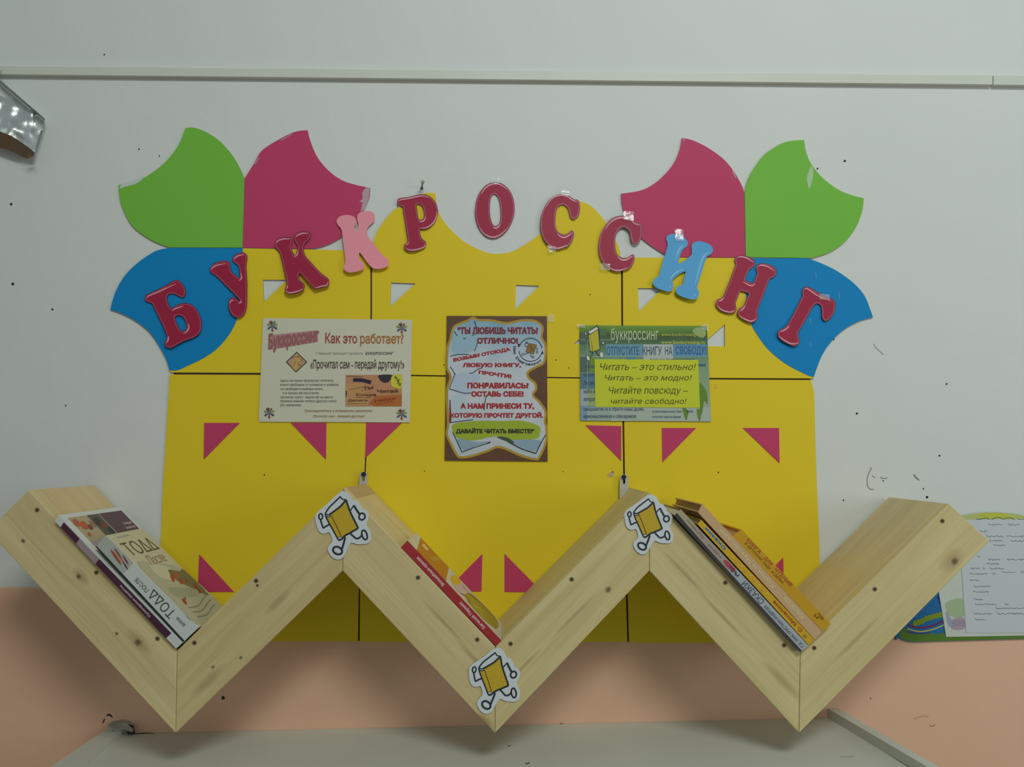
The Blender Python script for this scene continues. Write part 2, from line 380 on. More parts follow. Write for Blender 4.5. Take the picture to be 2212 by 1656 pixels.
cr = Ink(lambda x, y: G(x, y, 0.0006)); cr.ld = Vector((0, 0, 1)); cr.stroke([(290, 1584), (310, 1583), (335, 1583)], 1.6, M_DARK, taper=True); cr.stroke([(1210, 1562), (1222, 1560)], 4, cm((60, 48, 38)), taper=True)
cr.stroke([(1097, 1611), (1103, 1609)], 1.8, cm((90, 92, 80))); cr.stroke([(1815, 1634), (1845, 1633)], .8, cm((176, 180, 166))); cr.stroke([(1135, 1649), (1144, 1647)], 2, cm((80, 76, 66)))
cr.done('scratches', cab)
# broken plaster at the ledge's back corner
rub = empty('plaster_chunk', W(262, 1575, -0.01), 'broken grey plaster lump at the back corner of the white ledge', 'plaster')
v = []; f = []
for i in range(7):
    for j in range(6):
        x = 234 + i * 9; y = 1563 + j * 6 - 8 * math.sin(i / 6 * PI)
        v.append(W(x, y + random.uniform(-2, 2), -0.001 - 0.018 * math.sin(j / 5 * PI) * random.uniform(.5, 1)))
for i in range(6):
    for j in range(5): a = i * 6 + j; f.append((a, a + 1, a + 7, a + 6))
make('lump', v, f, mat('plaster', (0.36, 0.34, 0.28), 0.9, noise=0.35, nscale=60), rub)
make('crack', [W(270, 1562, -0.004), W(288, 1566, -0.016), W(292, 1585, -0.012), W(276, 1586, -0.016)], [(0, 3, 2, 1)], M_DARK, rub)

# ------------------------------------------------------------------ the board of coloured panels on the wall
YP = -0.0036
C = lambda *p: [q for q in p for _ in (0, 1)]     # sharp corners
bluL_arc = [(366, 800), (385, 799), (405, 790), (440, 773), (472, 750), (498, 718), (513, 687), (521, 660), (524, 635)]
bluR_arc = [(1611, 635), (1614, 665), (1622, 698), (1637, 725), (1661, 756), (1698, 786), (1742, 809), (1758, 814)]
def arc(pts): return spl(pts, 4, False)
petals = [
 ('green', M_GRN, C((524, 534.5), (528, 385)) + [(517.6, 362), (501, 334), (473, 303), (439, 282), (414, 275)] + C((400, 277)) + [(386, 312), (360, 347), (327, 374), (296, 391)] + C((256, 399)) + [(259, 430), (270, 461), (287, 489), (315, 511), (341, 525)] + C((366, 534)),
  'green petal shaped board piece above the letter Б, next to the foil ornament side'),
 ('magenta', M_MAG, C((524.5, 535), (528.5, 385)) + [(548, 354), (565, 326), (599, 303), (636, 285)] + C((664, 281)) + [(671, 306), (686, 340), (714, 372), (748, 393)] + C((800, 406)) + [(796, 432), (779, 463), (754, 497), (725, 520), (697, 532)] + C((675, 537)),
  'magenta petal shaped board piece behind the plain pink letter К'),
 ('magenta', M_MAG, C((1610, 556), (1608, 416)) + [(1601, 397), (1581, 364), (1559, 340), (1526, 317), (1494, 302)] + C((1473, 298)) + [(1468, 323), (1453, 356), (1423, 389), (1388, 410)] + C((1342, 418)) + [(1344, 443), (1358, 481), (1388, 516), (1429, 545)] + C((1452, 555)),
  'magenta petal shaped board piece behind the light blue letter И'),
 ('green', M_GRN, C((1611, 555), (1608.7, 416)) + [(1615, 389), (1630, 361), (1651, 334), (1684, 312), (1709, 304)] + C((1737, 302)) + [(1741, 326), (1752, 353), (1776, 383), (1809, 408), (1836, 420)] + C((1866, 428)) + [(1863, 454), (1850, 489), (1825, 522), (1793, 544)] + C((1755, 557)),
  'green petal shaped board piece with a pale scrape, above the letter Г'),
]
for cname, m, pts, lab in petals:
    o = plate('petal_panel', [spl(pts, 4)], PL(YP), 0.0034, m, None, lab, 'panel', 'petal shaped board pieces', edge=M_FOAM)
    if 'scrape' in lab:
        k = Ink(PL(YP - 0.0003), 1320, 280, 3.68); k.poly(spl([(1590, 290), (1608, 330), (1600, 400), (1575, 470), (1562, 430), (1555, 380)], 3), cm((170, 205, 160))); k.done('scrape', o)
    elif cname == 'green':
        k = Ink(PL(YP - 0.0003), 220, 250, 3.561); k.poly(spl([(140, 560), (150, 530), (230, 505), (330, 465), (270, 520), (180, 545)], 3), cm((200, 214, 205), .7)); k.done('scrape', o)
    elif 'pink' in lab:
        k = Ink(PL(YP - 0.0003), 220, 250, 3.561); k.poly([(2030, 552), (2064, 556), (2050, 650), (2020, 720), (1992, 740), (2005, 665), (1980, 660), (2005, 640), (2003, 590)], cm((190, 165, 172), .7))
        k.poly([(1172, 372), (1200, 325), (1215, 320), (1185, 372)], cm((185, 145, 155))); k.poly([(1360, 190), (1450, 142), (1470, 140), (1390, 190)], cm((185, 130, 145))); k.done('scrape', o)
    else:
        k = Ink(PL(YP - 0.0003), 1320, 280, 3.68); k.stroke([(963, 320), (975, 350), (995, 385)], 7, cm((205, 190, 195)), taper=True); k.stroke([(575, 72), (585, 90)], 6, cm((200, 190, 190))); k.done('scrape', o)
bL = C((524, 535.5), (366, 535)) + [(336, 542), (298, 567), (269, 596), (249, 631)] + C((238, 668)) + [(263, 677), (292, 692), (321, 715), (342, 744), (359, 776)] + C((366, 800)) + bluL_arc[1:-1] + C((524, 635))
bp = plate('petal_panel', [spl(bL, 4)], PL(YP - 0.0005), 0.0039, M_BLU, None, 'blue petal shaped board piece behind the letters Б and У', 'panel', 'petal shaped board pieces', edge=M_FOAM)
bR = C((1611, 557.5), (1744, 557.5)) + [(1771, 567), (1808, 585), (1845, 612), (1869, 641)] + C((1886, 685)) + [(1859, 692), (1825, 710), (1796, 737), (1774, 771)] + C((1758, 814)) + bluR_arc[::-1][1:-1] + C((1611, 635))
bq = plate('petal_panel', [spl(bR, 4)], PL(YP - 0.0006), 0.004, M_BLU, None, 'blue petal shaped board piece behind the letter Г', 'panel', 'petal shaped board pieces', edge=M_FOAM)
k = Ink(PL(YP - 0.0009)); lb_ = cm((90, 165, 205))
for x, y0, y1 in [(1812, 630, 646), (1750, 688, 697), (1750, 740, 748), (1762, 588, 602)]: k.stroke([(x, y0), (x + 1, y1)], 1.6, lb_)
k.done('scrape', bq)

shade_ = cm((84, 60, 20), .9)  # shade in the panel joints, painted as dark brown strips on the wall
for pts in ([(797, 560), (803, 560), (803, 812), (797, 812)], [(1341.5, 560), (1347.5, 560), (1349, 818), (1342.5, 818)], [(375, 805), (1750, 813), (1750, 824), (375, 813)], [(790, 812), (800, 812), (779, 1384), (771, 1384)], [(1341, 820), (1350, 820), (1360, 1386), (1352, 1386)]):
    plate('seam_shade', [pts], PL(-0.0006), 0.0005, shade_, wall)
G_Y = 'yellow board panels in two rows'
bumpC = [(804, 570), (808, 518), (822, 488), (845, 459), (861, 447), (890, 428)] + C((921, 416), (940, 417)) + [(948, 459), (971, 493), (1002, 521), (1033, 538), (1066, 548), (1103, 544), (1131, 530), (1167, 504), (1187, 475), (1198, 448)] + C((1204, 427), (1226, 425)) + [(1252, 434), (1277, 445), (1302, 471), (1320, 500), (1336, 532)] + C((1341, 556))
UL = plate('board_panel', [C((524.5, 536))[:1] + [(800, 541), (800, 806), (368, 804)] + arc(bluL_arc), [(568, 604), (620, 604), (570, 652)]], PL(YP), 0.0034, M_YEL, None, 'upper yellow panel beside the blue petal, behind the second dark red letter К', 'panel', G_Y, edge=M_FOAM)
UC = plate('board_panel', [arc(bumpC) + [(1343, 816), (803.5, 808)], [(845, 610), (898, 612), (843, 662)], [(1115, 615), (1165, 617), (1113, 668)], [(1240, 742), (1290, 700), (1290, 744)]], PL(YP), 0.0034, M_YEL, None, 'upper yellow panel with two humps on top, under the letters Р and О', 'panel', G_Y, edge=M_FOAM)
UR = plate('board_panel', [[(1345.5, 556), (1610, 557)] + arc(bluR_arc) + [(1758, 817), (1346.5, 815)], [(1378, 622), (1432, 622), (1380, 673)], [(1566, 700), (1566, 748), (1512, 747)]], PL(YP), 0.0034, M_YEL, None, 'upper yellow panel under the light blue letter И, beside the blue petal', 'panel', G_Y, edge=M_FOAM)
LL = plate('board_panel', [[(367, 808.5), (795, 810.5), (792, 915), (787, 1020), (775, 1270), (773, 1385), (346, 1385), (347, 1180), (351, 1060), (361, 905)]], PL(YP), 0.0034, M_YEL, None, 'lower yellow panel behind the shelf end holding the cookbook', 'panel', G_Y, edge=M_FOAM)
LC = plate('board_panel', [[(799, 811), (1343, 818.5), (1346, 1020), (1351, 1250), (1355, 1386), (777, 1386), (778, 1270), (790, 1020), (795, 915)]], PL(YP), 0.0034, M_YEL, None, 'lower middle yellow panel behind the thin red book and the brown edged poster', 'panel', G_Y, edge=M_FOAM)
LR = plate('board_panel', [[(1347, 818.5), (1752, 820.5), (1759, 850), (1763, 1000), (1770, 1180), (1772, 1388), (1359, 1387), (1355, 1250), (1350, 1020)]], PL(YP), 0.0034, M_YEL, None, 'lower yellow panel behind the row of four slanting books', 'panel', G_Y, edge=M_FOAM)
def tri_part(parent, *p):
    o = plate('corner_triangle', [list(p)], PL(YP - 0.0012), 0.0012, M_MAG, parent, 'magenta triangle')
tri_part(LL, (441, 913), (518, 913), (440, 992)); tri_part(LL, (628, 913), (705, 913), (704, 992)); tri_part(LL, (430, 1197), (505, 1278), (427, 1278))
tri_part(LC, (791, 913), (868, 913), (789, 989)); tri_part(LC, (1265, 918), (1342, 920), (1342, 995)); tri_part(LC, (1042, 1196), (1040, 1277), (962, 1277)); tri_part(LC, (1090, 1196), (1172, 1279), (1090, 1278))
tri_part(LR, (1430, 924), (1504, 924), (1431, 998)); tri_part(LR, (1605, 924), (1683, 924), (1684, 1000)); tri_part(LR, (1692, 1204), (1694, 1286), (1612, 1286))
for p, x, y, r in [(LL, 571, 1025, 1.8), (LC, 917, 1017, 1.6), (LC, 1217, 1018, 1.6), (LR, 1552, 1020, 1.6), (UC, 1275, 636, 1.5), (UC, 1201, 777, 1.8), (UC, 1229, 794, 1.6), (UC, 959, 788, 1.8)]:
    speck(p, x, y, r, YP, 'nail_hole', cm((70, 55, 10)))
ch = Ink(PL(YP - 0.0005)); ch.poly([(1311, 1026), (1322, 1017), (1328, 1018), (1325, 1028), (1320, 1031)], cm((190, 170, 120))); ch.disc(1323, 1019, 1.6, 1.6, cm((70, 60, 20))); ch.done('paint_chip', LC)
ch = Ink(PL(YP - 0.0005)); ch.poly([(1543, 838), (1546, 829), (1550, 838)], cm((225, 180, 90))); ch.done('paint_chip', LR)

# ------------------------------------------------------------------ the big letters
def inset(loop, a, b, hole):
    n = len(loop); ar = sum(loop[i][0] * loop[(i + 1) % n][1] - loop[(i + 1) % n][0] * loop[i][1] for i in range(n))
    sg = (1 if ar > 0 else -1) * (-1 if hole else 1); A, B = [], []
    for i in range(n):
        p, q = loop[i - 1], loop[(i + 1) % n]; dx, dy = q[0] - p[0], q[1] - p[1]; d = math.hypot(dx, dy) or 1
        nx_, ny_ = -dy / d * sg, dx / d * sg
        A.append((loop[i][0] + nx_ * a, loop[i][1] + ny_ * a)); B.append((loop[i][0] + nx_ * b, loop[i][1] + ny_ * b))
    return A, B
def ringink(ink, loop, a, b, m, hole=False):
    A, B = inset(loop, a, b, hole); n = len(A); k = len(ink.v)
    ink.v += [ink.p(*p) for p in A] + [ink.p(*p) for p in B]
    for i in range(n):
        j = (i + 1) % n; ink.f.append((k + i, k + j, k + n + j, k + n + i)); ink.m.append(ink.mi(m))
def letter(name, label, ox, oy, outer, hole=None, hls=(), body=None, ytop=-0.0062, ybot=-0.0098, style='crimson'):
    Z = 9.2; lo = spl(zm(outer, ox, oy, Z), 4); loops = [lo]
    if hole: loops.append(spl(zm(hole, ox, oy, Z), 4))
    y0 = min(p[1] for p in lo); y1 = max(p[1] for p in lo)
    fnd = lambda d: (lambda x, y: W(x, y, ytop + (ybot - ytop) * max(0, (y - y0) / (y1 - y0)) ** 1.6 - d))
    o = plate('paper_letter', loops, fnd(0), 0.0006, body or M_CRIM, None, label, 'letter', 'paper letters of the arched title')
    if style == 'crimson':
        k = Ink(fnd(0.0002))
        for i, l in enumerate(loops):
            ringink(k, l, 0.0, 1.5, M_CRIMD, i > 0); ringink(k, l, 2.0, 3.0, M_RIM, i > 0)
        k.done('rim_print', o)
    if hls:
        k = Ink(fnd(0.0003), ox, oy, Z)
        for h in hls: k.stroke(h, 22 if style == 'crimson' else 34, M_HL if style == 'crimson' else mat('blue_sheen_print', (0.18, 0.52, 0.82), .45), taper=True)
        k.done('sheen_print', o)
    return o
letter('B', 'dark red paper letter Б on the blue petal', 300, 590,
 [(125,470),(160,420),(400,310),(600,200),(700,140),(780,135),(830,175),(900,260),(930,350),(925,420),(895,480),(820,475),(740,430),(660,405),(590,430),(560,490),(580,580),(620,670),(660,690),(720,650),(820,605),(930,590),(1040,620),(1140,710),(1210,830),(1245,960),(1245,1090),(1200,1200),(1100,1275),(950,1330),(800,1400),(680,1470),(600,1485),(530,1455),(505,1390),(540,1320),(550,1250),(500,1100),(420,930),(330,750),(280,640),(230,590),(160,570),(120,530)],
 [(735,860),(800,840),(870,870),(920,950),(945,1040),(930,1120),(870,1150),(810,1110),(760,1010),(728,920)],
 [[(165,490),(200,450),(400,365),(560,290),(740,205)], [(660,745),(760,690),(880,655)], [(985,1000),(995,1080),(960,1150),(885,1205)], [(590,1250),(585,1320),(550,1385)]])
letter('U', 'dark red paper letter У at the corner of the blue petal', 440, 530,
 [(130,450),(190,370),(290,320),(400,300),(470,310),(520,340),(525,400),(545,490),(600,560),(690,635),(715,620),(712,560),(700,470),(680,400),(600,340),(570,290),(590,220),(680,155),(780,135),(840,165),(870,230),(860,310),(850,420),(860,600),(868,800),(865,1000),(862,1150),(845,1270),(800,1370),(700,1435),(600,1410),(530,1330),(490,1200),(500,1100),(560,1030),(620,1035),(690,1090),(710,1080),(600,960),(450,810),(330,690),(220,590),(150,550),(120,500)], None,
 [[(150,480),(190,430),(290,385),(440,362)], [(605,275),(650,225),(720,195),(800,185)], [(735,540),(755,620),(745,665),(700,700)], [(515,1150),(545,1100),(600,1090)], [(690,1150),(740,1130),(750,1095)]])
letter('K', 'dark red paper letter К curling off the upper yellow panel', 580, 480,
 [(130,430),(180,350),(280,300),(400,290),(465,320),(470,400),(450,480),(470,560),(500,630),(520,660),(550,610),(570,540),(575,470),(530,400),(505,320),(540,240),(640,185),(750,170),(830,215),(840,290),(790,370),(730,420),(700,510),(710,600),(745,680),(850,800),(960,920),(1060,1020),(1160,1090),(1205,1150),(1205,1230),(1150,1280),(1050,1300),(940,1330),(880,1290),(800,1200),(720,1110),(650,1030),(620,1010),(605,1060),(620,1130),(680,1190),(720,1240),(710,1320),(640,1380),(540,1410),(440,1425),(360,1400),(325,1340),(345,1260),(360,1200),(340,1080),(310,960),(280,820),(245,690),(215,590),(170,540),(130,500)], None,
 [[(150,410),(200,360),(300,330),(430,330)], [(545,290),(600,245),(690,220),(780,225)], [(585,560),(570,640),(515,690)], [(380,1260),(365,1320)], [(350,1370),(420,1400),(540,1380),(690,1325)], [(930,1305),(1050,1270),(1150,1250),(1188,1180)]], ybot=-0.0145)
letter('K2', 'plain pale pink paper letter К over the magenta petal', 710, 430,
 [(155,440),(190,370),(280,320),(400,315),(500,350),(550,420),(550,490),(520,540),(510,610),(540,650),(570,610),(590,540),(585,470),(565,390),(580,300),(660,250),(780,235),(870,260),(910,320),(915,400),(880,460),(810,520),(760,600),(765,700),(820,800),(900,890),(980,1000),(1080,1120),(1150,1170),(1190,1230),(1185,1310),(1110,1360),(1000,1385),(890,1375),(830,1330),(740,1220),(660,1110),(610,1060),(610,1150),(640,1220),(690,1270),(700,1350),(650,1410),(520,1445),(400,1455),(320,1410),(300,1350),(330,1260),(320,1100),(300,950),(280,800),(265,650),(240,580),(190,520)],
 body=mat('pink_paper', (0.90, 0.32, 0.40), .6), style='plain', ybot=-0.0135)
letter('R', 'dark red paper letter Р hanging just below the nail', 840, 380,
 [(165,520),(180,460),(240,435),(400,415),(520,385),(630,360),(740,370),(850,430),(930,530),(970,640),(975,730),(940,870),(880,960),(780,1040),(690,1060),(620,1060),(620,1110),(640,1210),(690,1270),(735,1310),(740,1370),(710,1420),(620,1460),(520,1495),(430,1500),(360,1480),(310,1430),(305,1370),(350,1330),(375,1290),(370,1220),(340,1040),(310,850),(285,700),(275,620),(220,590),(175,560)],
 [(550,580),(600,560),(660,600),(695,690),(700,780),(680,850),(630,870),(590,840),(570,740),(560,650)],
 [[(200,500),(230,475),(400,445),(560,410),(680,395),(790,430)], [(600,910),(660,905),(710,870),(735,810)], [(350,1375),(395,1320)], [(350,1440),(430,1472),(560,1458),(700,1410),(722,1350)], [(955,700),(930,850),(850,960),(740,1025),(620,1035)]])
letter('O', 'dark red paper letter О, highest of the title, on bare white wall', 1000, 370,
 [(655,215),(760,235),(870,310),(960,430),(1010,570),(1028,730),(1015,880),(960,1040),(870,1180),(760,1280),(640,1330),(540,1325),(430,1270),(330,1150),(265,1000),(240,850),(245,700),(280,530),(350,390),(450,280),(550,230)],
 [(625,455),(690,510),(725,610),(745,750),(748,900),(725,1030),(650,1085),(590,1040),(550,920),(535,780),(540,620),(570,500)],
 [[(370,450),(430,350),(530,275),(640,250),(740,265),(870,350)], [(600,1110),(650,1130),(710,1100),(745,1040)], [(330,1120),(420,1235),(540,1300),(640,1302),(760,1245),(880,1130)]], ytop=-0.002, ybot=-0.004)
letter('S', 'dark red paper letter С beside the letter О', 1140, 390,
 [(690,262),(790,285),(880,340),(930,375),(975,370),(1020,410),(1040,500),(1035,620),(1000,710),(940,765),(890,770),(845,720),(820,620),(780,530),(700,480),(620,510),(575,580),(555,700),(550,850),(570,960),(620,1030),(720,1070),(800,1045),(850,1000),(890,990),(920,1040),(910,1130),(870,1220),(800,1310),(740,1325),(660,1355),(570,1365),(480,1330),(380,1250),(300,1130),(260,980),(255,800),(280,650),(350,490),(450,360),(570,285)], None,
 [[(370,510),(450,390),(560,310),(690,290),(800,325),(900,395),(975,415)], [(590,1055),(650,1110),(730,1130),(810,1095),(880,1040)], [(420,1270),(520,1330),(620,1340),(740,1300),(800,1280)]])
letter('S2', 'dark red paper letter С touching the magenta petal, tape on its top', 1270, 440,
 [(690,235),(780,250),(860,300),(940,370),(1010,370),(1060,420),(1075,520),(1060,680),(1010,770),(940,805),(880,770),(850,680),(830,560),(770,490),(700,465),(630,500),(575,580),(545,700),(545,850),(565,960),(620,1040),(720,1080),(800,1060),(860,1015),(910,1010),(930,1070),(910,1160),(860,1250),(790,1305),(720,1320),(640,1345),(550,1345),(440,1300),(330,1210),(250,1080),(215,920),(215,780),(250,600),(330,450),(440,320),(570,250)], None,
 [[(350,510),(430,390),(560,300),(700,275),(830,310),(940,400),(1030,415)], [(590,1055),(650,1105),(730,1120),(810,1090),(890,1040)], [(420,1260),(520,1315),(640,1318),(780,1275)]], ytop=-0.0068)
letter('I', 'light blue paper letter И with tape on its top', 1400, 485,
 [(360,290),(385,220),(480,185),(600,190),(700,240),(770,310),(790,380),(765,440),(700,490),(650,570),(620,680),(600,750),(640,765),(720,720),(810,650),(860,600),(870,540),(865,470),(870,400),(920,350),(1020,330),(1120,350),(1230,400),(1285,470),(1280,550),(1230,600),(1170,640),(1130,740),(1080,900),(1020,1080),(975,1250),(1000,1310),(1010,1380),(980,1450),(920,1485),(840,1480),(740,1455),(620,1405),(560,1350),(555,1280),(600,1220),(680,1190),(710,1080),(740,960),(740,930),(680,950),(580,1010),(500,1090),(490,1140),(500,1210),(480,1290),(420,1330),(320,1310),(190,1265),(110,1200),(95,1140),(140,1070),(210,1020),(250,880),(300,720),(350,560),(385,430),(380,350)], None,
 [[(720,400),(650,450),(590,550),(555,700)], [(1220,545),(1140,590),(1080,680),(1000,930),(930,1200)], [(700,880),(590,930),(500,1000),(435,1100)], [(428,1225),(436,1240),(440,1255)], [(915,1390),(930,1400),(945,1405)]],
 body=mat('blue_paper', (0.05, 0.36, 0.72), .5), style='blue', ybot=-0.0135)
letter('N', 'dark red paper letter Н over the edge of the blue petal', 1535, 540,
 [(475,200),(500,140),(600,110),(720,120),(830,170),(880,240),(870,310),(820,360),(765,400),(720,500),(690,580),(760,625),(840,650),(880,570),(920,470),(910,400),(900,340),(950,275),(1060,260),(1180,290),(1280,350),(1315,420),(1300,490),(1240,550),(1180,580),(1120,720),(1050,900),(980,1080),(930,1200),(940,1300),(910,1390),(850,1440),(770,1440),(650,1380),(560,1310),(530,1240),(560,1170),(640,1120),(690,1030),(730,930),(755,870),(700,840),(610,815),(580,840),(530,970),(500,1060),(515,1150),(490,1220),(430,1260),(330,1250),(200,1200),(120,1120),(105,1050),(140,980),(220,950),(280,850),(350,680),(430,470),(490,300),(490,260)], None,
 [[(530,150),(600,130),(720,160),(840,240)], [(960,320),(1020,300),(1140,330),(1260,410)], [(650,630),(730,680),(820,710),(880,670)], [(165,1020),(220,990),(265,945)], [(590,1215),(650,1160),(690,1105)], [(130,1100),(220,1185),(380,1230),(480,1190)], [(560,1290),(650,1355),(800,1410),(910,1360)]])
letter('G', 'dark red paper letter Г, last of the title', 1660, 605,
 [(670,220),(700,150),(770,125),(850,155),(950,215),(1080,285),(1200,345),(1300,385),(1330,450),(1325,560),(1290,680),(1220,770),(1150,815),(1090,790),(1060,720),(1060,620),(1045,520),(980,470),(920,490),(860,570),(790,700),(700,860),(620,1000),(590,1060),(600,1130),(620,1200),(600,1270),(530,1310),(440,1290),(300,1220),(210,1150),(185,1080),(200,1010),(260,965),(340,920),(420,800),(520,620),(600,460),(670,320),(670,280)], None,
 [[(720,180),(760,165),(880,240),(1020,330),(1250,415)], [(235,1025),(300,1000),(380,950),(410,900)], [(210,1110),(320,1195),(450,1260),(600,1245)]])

# clear tape
def tapemat():
    m = bpy.data.materials.new('clear_tape'); m.use_nodes = True; nt = m.node_tree; b = nt.nodes['Principled BSDF']
    b.inputs['Base Color'].default_value = (0.9, 0.92, 0.92, 1); b.inputs['Roughness'].default_value = 0.2; b.inputs['Alpha'].default_value = 0.28; b.inputs['Specular IOR Level'].default_value = 1.0
    b.inputs['Coat Weight'].default_value = 1.0; b.inputs['Coat Roughness'].default_value = 0.08
    return m
M_TAPE = tapemat()
def tape(x0, y0, x1, y1, y, label, amp=0.0012, tilt=0.0):
    n = 7; v = []; f = []
    for j in range(n):
        for i in range(n):
            px = x0 + (x1 - x0) * i / (n - 1); py = y0 + (y1 - y0) * j / (n - 1) + (x1 - x0) * 0.08 * i / (n - 1)
            v.append(W(px, py, y + tilt * (1 - j / (n - 1)) - random.uniform(0, amp)))
    for j in range(n - 1):
        for i in range(n - 1): a = j * n + i; f.append((a, a + n, a + n + 1, a + 1))
    o = make('tape_piece', v, f, M_TAPE, smooth=True); tag(o, label, 'tape', 'clear tape pieces on the letters and posters')
tape(1062, 384, 1078, 396, -0.0045, 'clear tape above the letter О', tilt=0.0028)
tape(1212, 409, 1230, 421, -0.009, 'clear tape above the letter С next to the letter О', tilt=0.0028)
tape(1183, 530, 1200, 543, -0.0108, 'clear tape under the foot of the letter С next to the letter О')
tape(1347, 455, 1369, 475, -0.0095, 'crumpled clear tape on top of the letter С that touches the magenta petal', amp=.002, tilt=.0028)
tape(1297, 568, 1318, 582, -0.0115, 'clear tape at the lower edge of the letter С that touches the magenta petal')
tape(1458, 494, 1476, 519, -0.0085, 'clear tape on top of the light blue letter И', tilt=0.0028)
tape(1770, 634, 1792, 646, -0.0085, 'clear tape on the top bar of the letter Г')
tape(1183, 678, 1196, 694, -0.0072, 'clear tape at the upper corner of the brown edged poster')
tape(1247, 699, 1264, 707, -0.0072, 'clear tape at the upper corner of the green poster near the brown edged poster')
tape(1515, 700, 1530, 712, -0.0072, 'clear tape at the upper corner of the green poster near the white triangular hole')

# nail
nl = empty('nail', W(912, 405, 0), 'bent steel nail in the wall above the letter Р', 'nail')
def rod(name, a, b, r0, r1, m, parent, n=10):
    a, b = Vector(a), Vector(b); d = (b - a).normalized(); u = d.orthogonal().normalized(); w = d.cross(u)
    v = [p + (u * math.cos(2 * PI * i / n) + w * math.sin(2 * PI * i / n)) * r for p, r in ((a, r0), (b, r1)) for i in range(n)]
    f = [(i, (i + 1) % n, n + (i + 1) % n, n + i) for i in range(n)] + [tuple(range(n))[::-1], tuple(range(n, 2 * n))]
    return make(name, v, f, m, parent)
n0 = W(911, 407, 0.0); n1 = W(913, 393, -0.022)
rod('shank', n0, n1, 0.0016, 0.0016, mat('nail_steel', (0.22, 0.2, 0.17), 0.4, metal=.8), nl); rod('head', n1, n1 + (n1 - n0).normalized() * 0.002, 0.0042, 0.0038, mat('nail_head', (0.32, 0.29, 0.22), 0.6, metal=.2), nl)
tg = speck(nl, 911, 406, 4.5, -0.0002, 'wall_dent', cm((95, 95, 88)))

# ------------------------------------------------------------------ posters
YQ = -0.0060
def poster(name, quad4, m, label, y=YQ, cat='poster', th=0.0005):
    return plate(name, [quad4], PL(y), th, m, None, label, cat)
# --- the cream one
p1 = poster('poster', zm([(115, 105), (2150, 130), (2120, 1530), (55, 1520)], 550, 670, 6.32), mat('cream_paper', (0.66, 0.66, 0.52), .5, noise=.06, nscale=9), 'cream landscape poster headed Как это работает with a small orange picture')
k = Ink(PL(YQ - 0.0003), 550, 670, 6.32)
pk = cm((186, 142, 138)); rd = cm((160, 78, 70)); oc = cm((172, 116, 66)); mr = cm((74, 34, 46)); gy = cm((112, 114, 104)); dk = cm((50, 44, 48))
k.poly([(190, 340), (860, 270), (868, 430), (200, 540)], pk)
k.text('Как это', ((960, 452), (1400, 455), (1400, 318), (965, 305)), rd, .025); k.text('работает?', ((1440, 492), (2030, 492), (2035, 318), (1440, 312)), oc, .025)
k.text('Главный принцип проекта', (840, 568, 1475, 612), gy); k.text('БУККРОССИНГ', (1510, 568, 1900, 608), dk, .02, shear=.03)
k.text('«Прочитал сам - передай другому!»', (760, 668, 2045, 828), mr, .012)
for s, x1, y in [('здесь не нужен формуляр читателя,', 1080, 960), ('книги свободны от номеров и шифров,', 1150, 1016), ('ты свободен в выборе книги,', 935, 1074), ('и в сроках её прочтения.', 885, 1130), ('прочитал книгу - верни её на место', 1072, 1186), ('принеси взамен любую другую книгу', 1120, 1240), ('(по желанию)', 632, 1296)]:
    k.text(s, (385 if s.startswith('и в') else 350, y - 20, x1, y + 22), gy, .02)
k.text('Присоединяйтесь к всемирному движению!', (670, 1352, 1620, 1396), cm((150, 112, 60)), .01, shear=.02); k.text('Прочитал сам - передай другому!', (790, 1425, 1510, 1468), cm((150, 112, 60)), .01, shear=.02)
k.poly([(575, 565), (720, 705), (565, 850), (425, 705)], dk); 
k.poly([(1242, 880), (2010, 880), (2010, 1312), (1240, 1310)], cm((196, 140, 104)))
k.done('lettering', p1)
k = Ink(PL(YQ - 0.0007), 550, 670, 6.32)
k.text('Буккроссинг', ((184, 590), (868, 470), (880, 236), (190, 318)), cm((158, 98, 100)), .045)
k.poly([(575, 582), (704, 705), (565, 833), (441, 705)], cm((190, 150, 128))); k.poly([(575, 582), (640, 645), (585, 790), (565, 833), (500, 770), (545, 640)], cm((204, 168, 92)))
for st in ([(500, 655), (545, 640), (600, 640), (650, 690)], [(550, 690), (545, 740), (510, 775)], [(600, 700), (600, 750), (640, 745)], [(560, 640), (610, 620)]): k.stroke(st, 7, cm((80, 70, 60)))
k.poly([(1650, 1170), (2008, 1150), (2008, 1308), (1650, 1310), (1560, 1270)], cm((184, 106, 44))); k.poly([(1242, 1000), (1500, 990), (1550, 1300), (1242, 1308)], cm((198, 150, 96)))
k.stroke([(1345, 950), (1420, 950), (1500, 960), (1590, 985)], 50, cm((38, 28, 58))); k.poly(spl([(1698, 884), (1705, 940), (1760, 985), (1830, 975), (1885, 884)], 3), cm((46, 44, 58)))
k.poly(spl([(2006, 884), (1890, 886), (1858, 960), (1875, 1035), (1950, 1062), (2006, 1058)], 3), cm((214, 206, 60)))
k.poly([(1243, 1095), (1262, 1110), (1255, 1170), (1243, 1190)], cm((40, 40, 60))); k.stroke([(1255, 905), (1340, 900), (1480, 910)], 8, cm((120, 90, 70)))
k.done('picture_print', p1)
k = Ink(PL(YQ - 0.0009), 550, 670, 6.32); bn = cm((92, 56, 24))
k.text('.ты', ((1462, 1100), (1622, 1072), (1618, 1028), (1460, 1055)), bn, .02); k.text('Читай', ((1672, 1128), (1958, 1125), (1958, 1075), (1672, 1078)), bn, .03); k.text('Больше', (1385, 1132, 1660, 1170), bn, .03)
k.text('Делись', ((1270, 1254), (1545, 1248), (1545, 1208), (1270, 1212)), bn, .03); k.text('Найди', ((1640, 1268), (1925, 1222), (1920, 1178), (1640, 1218)), cm((140, 58, 26)), .03)
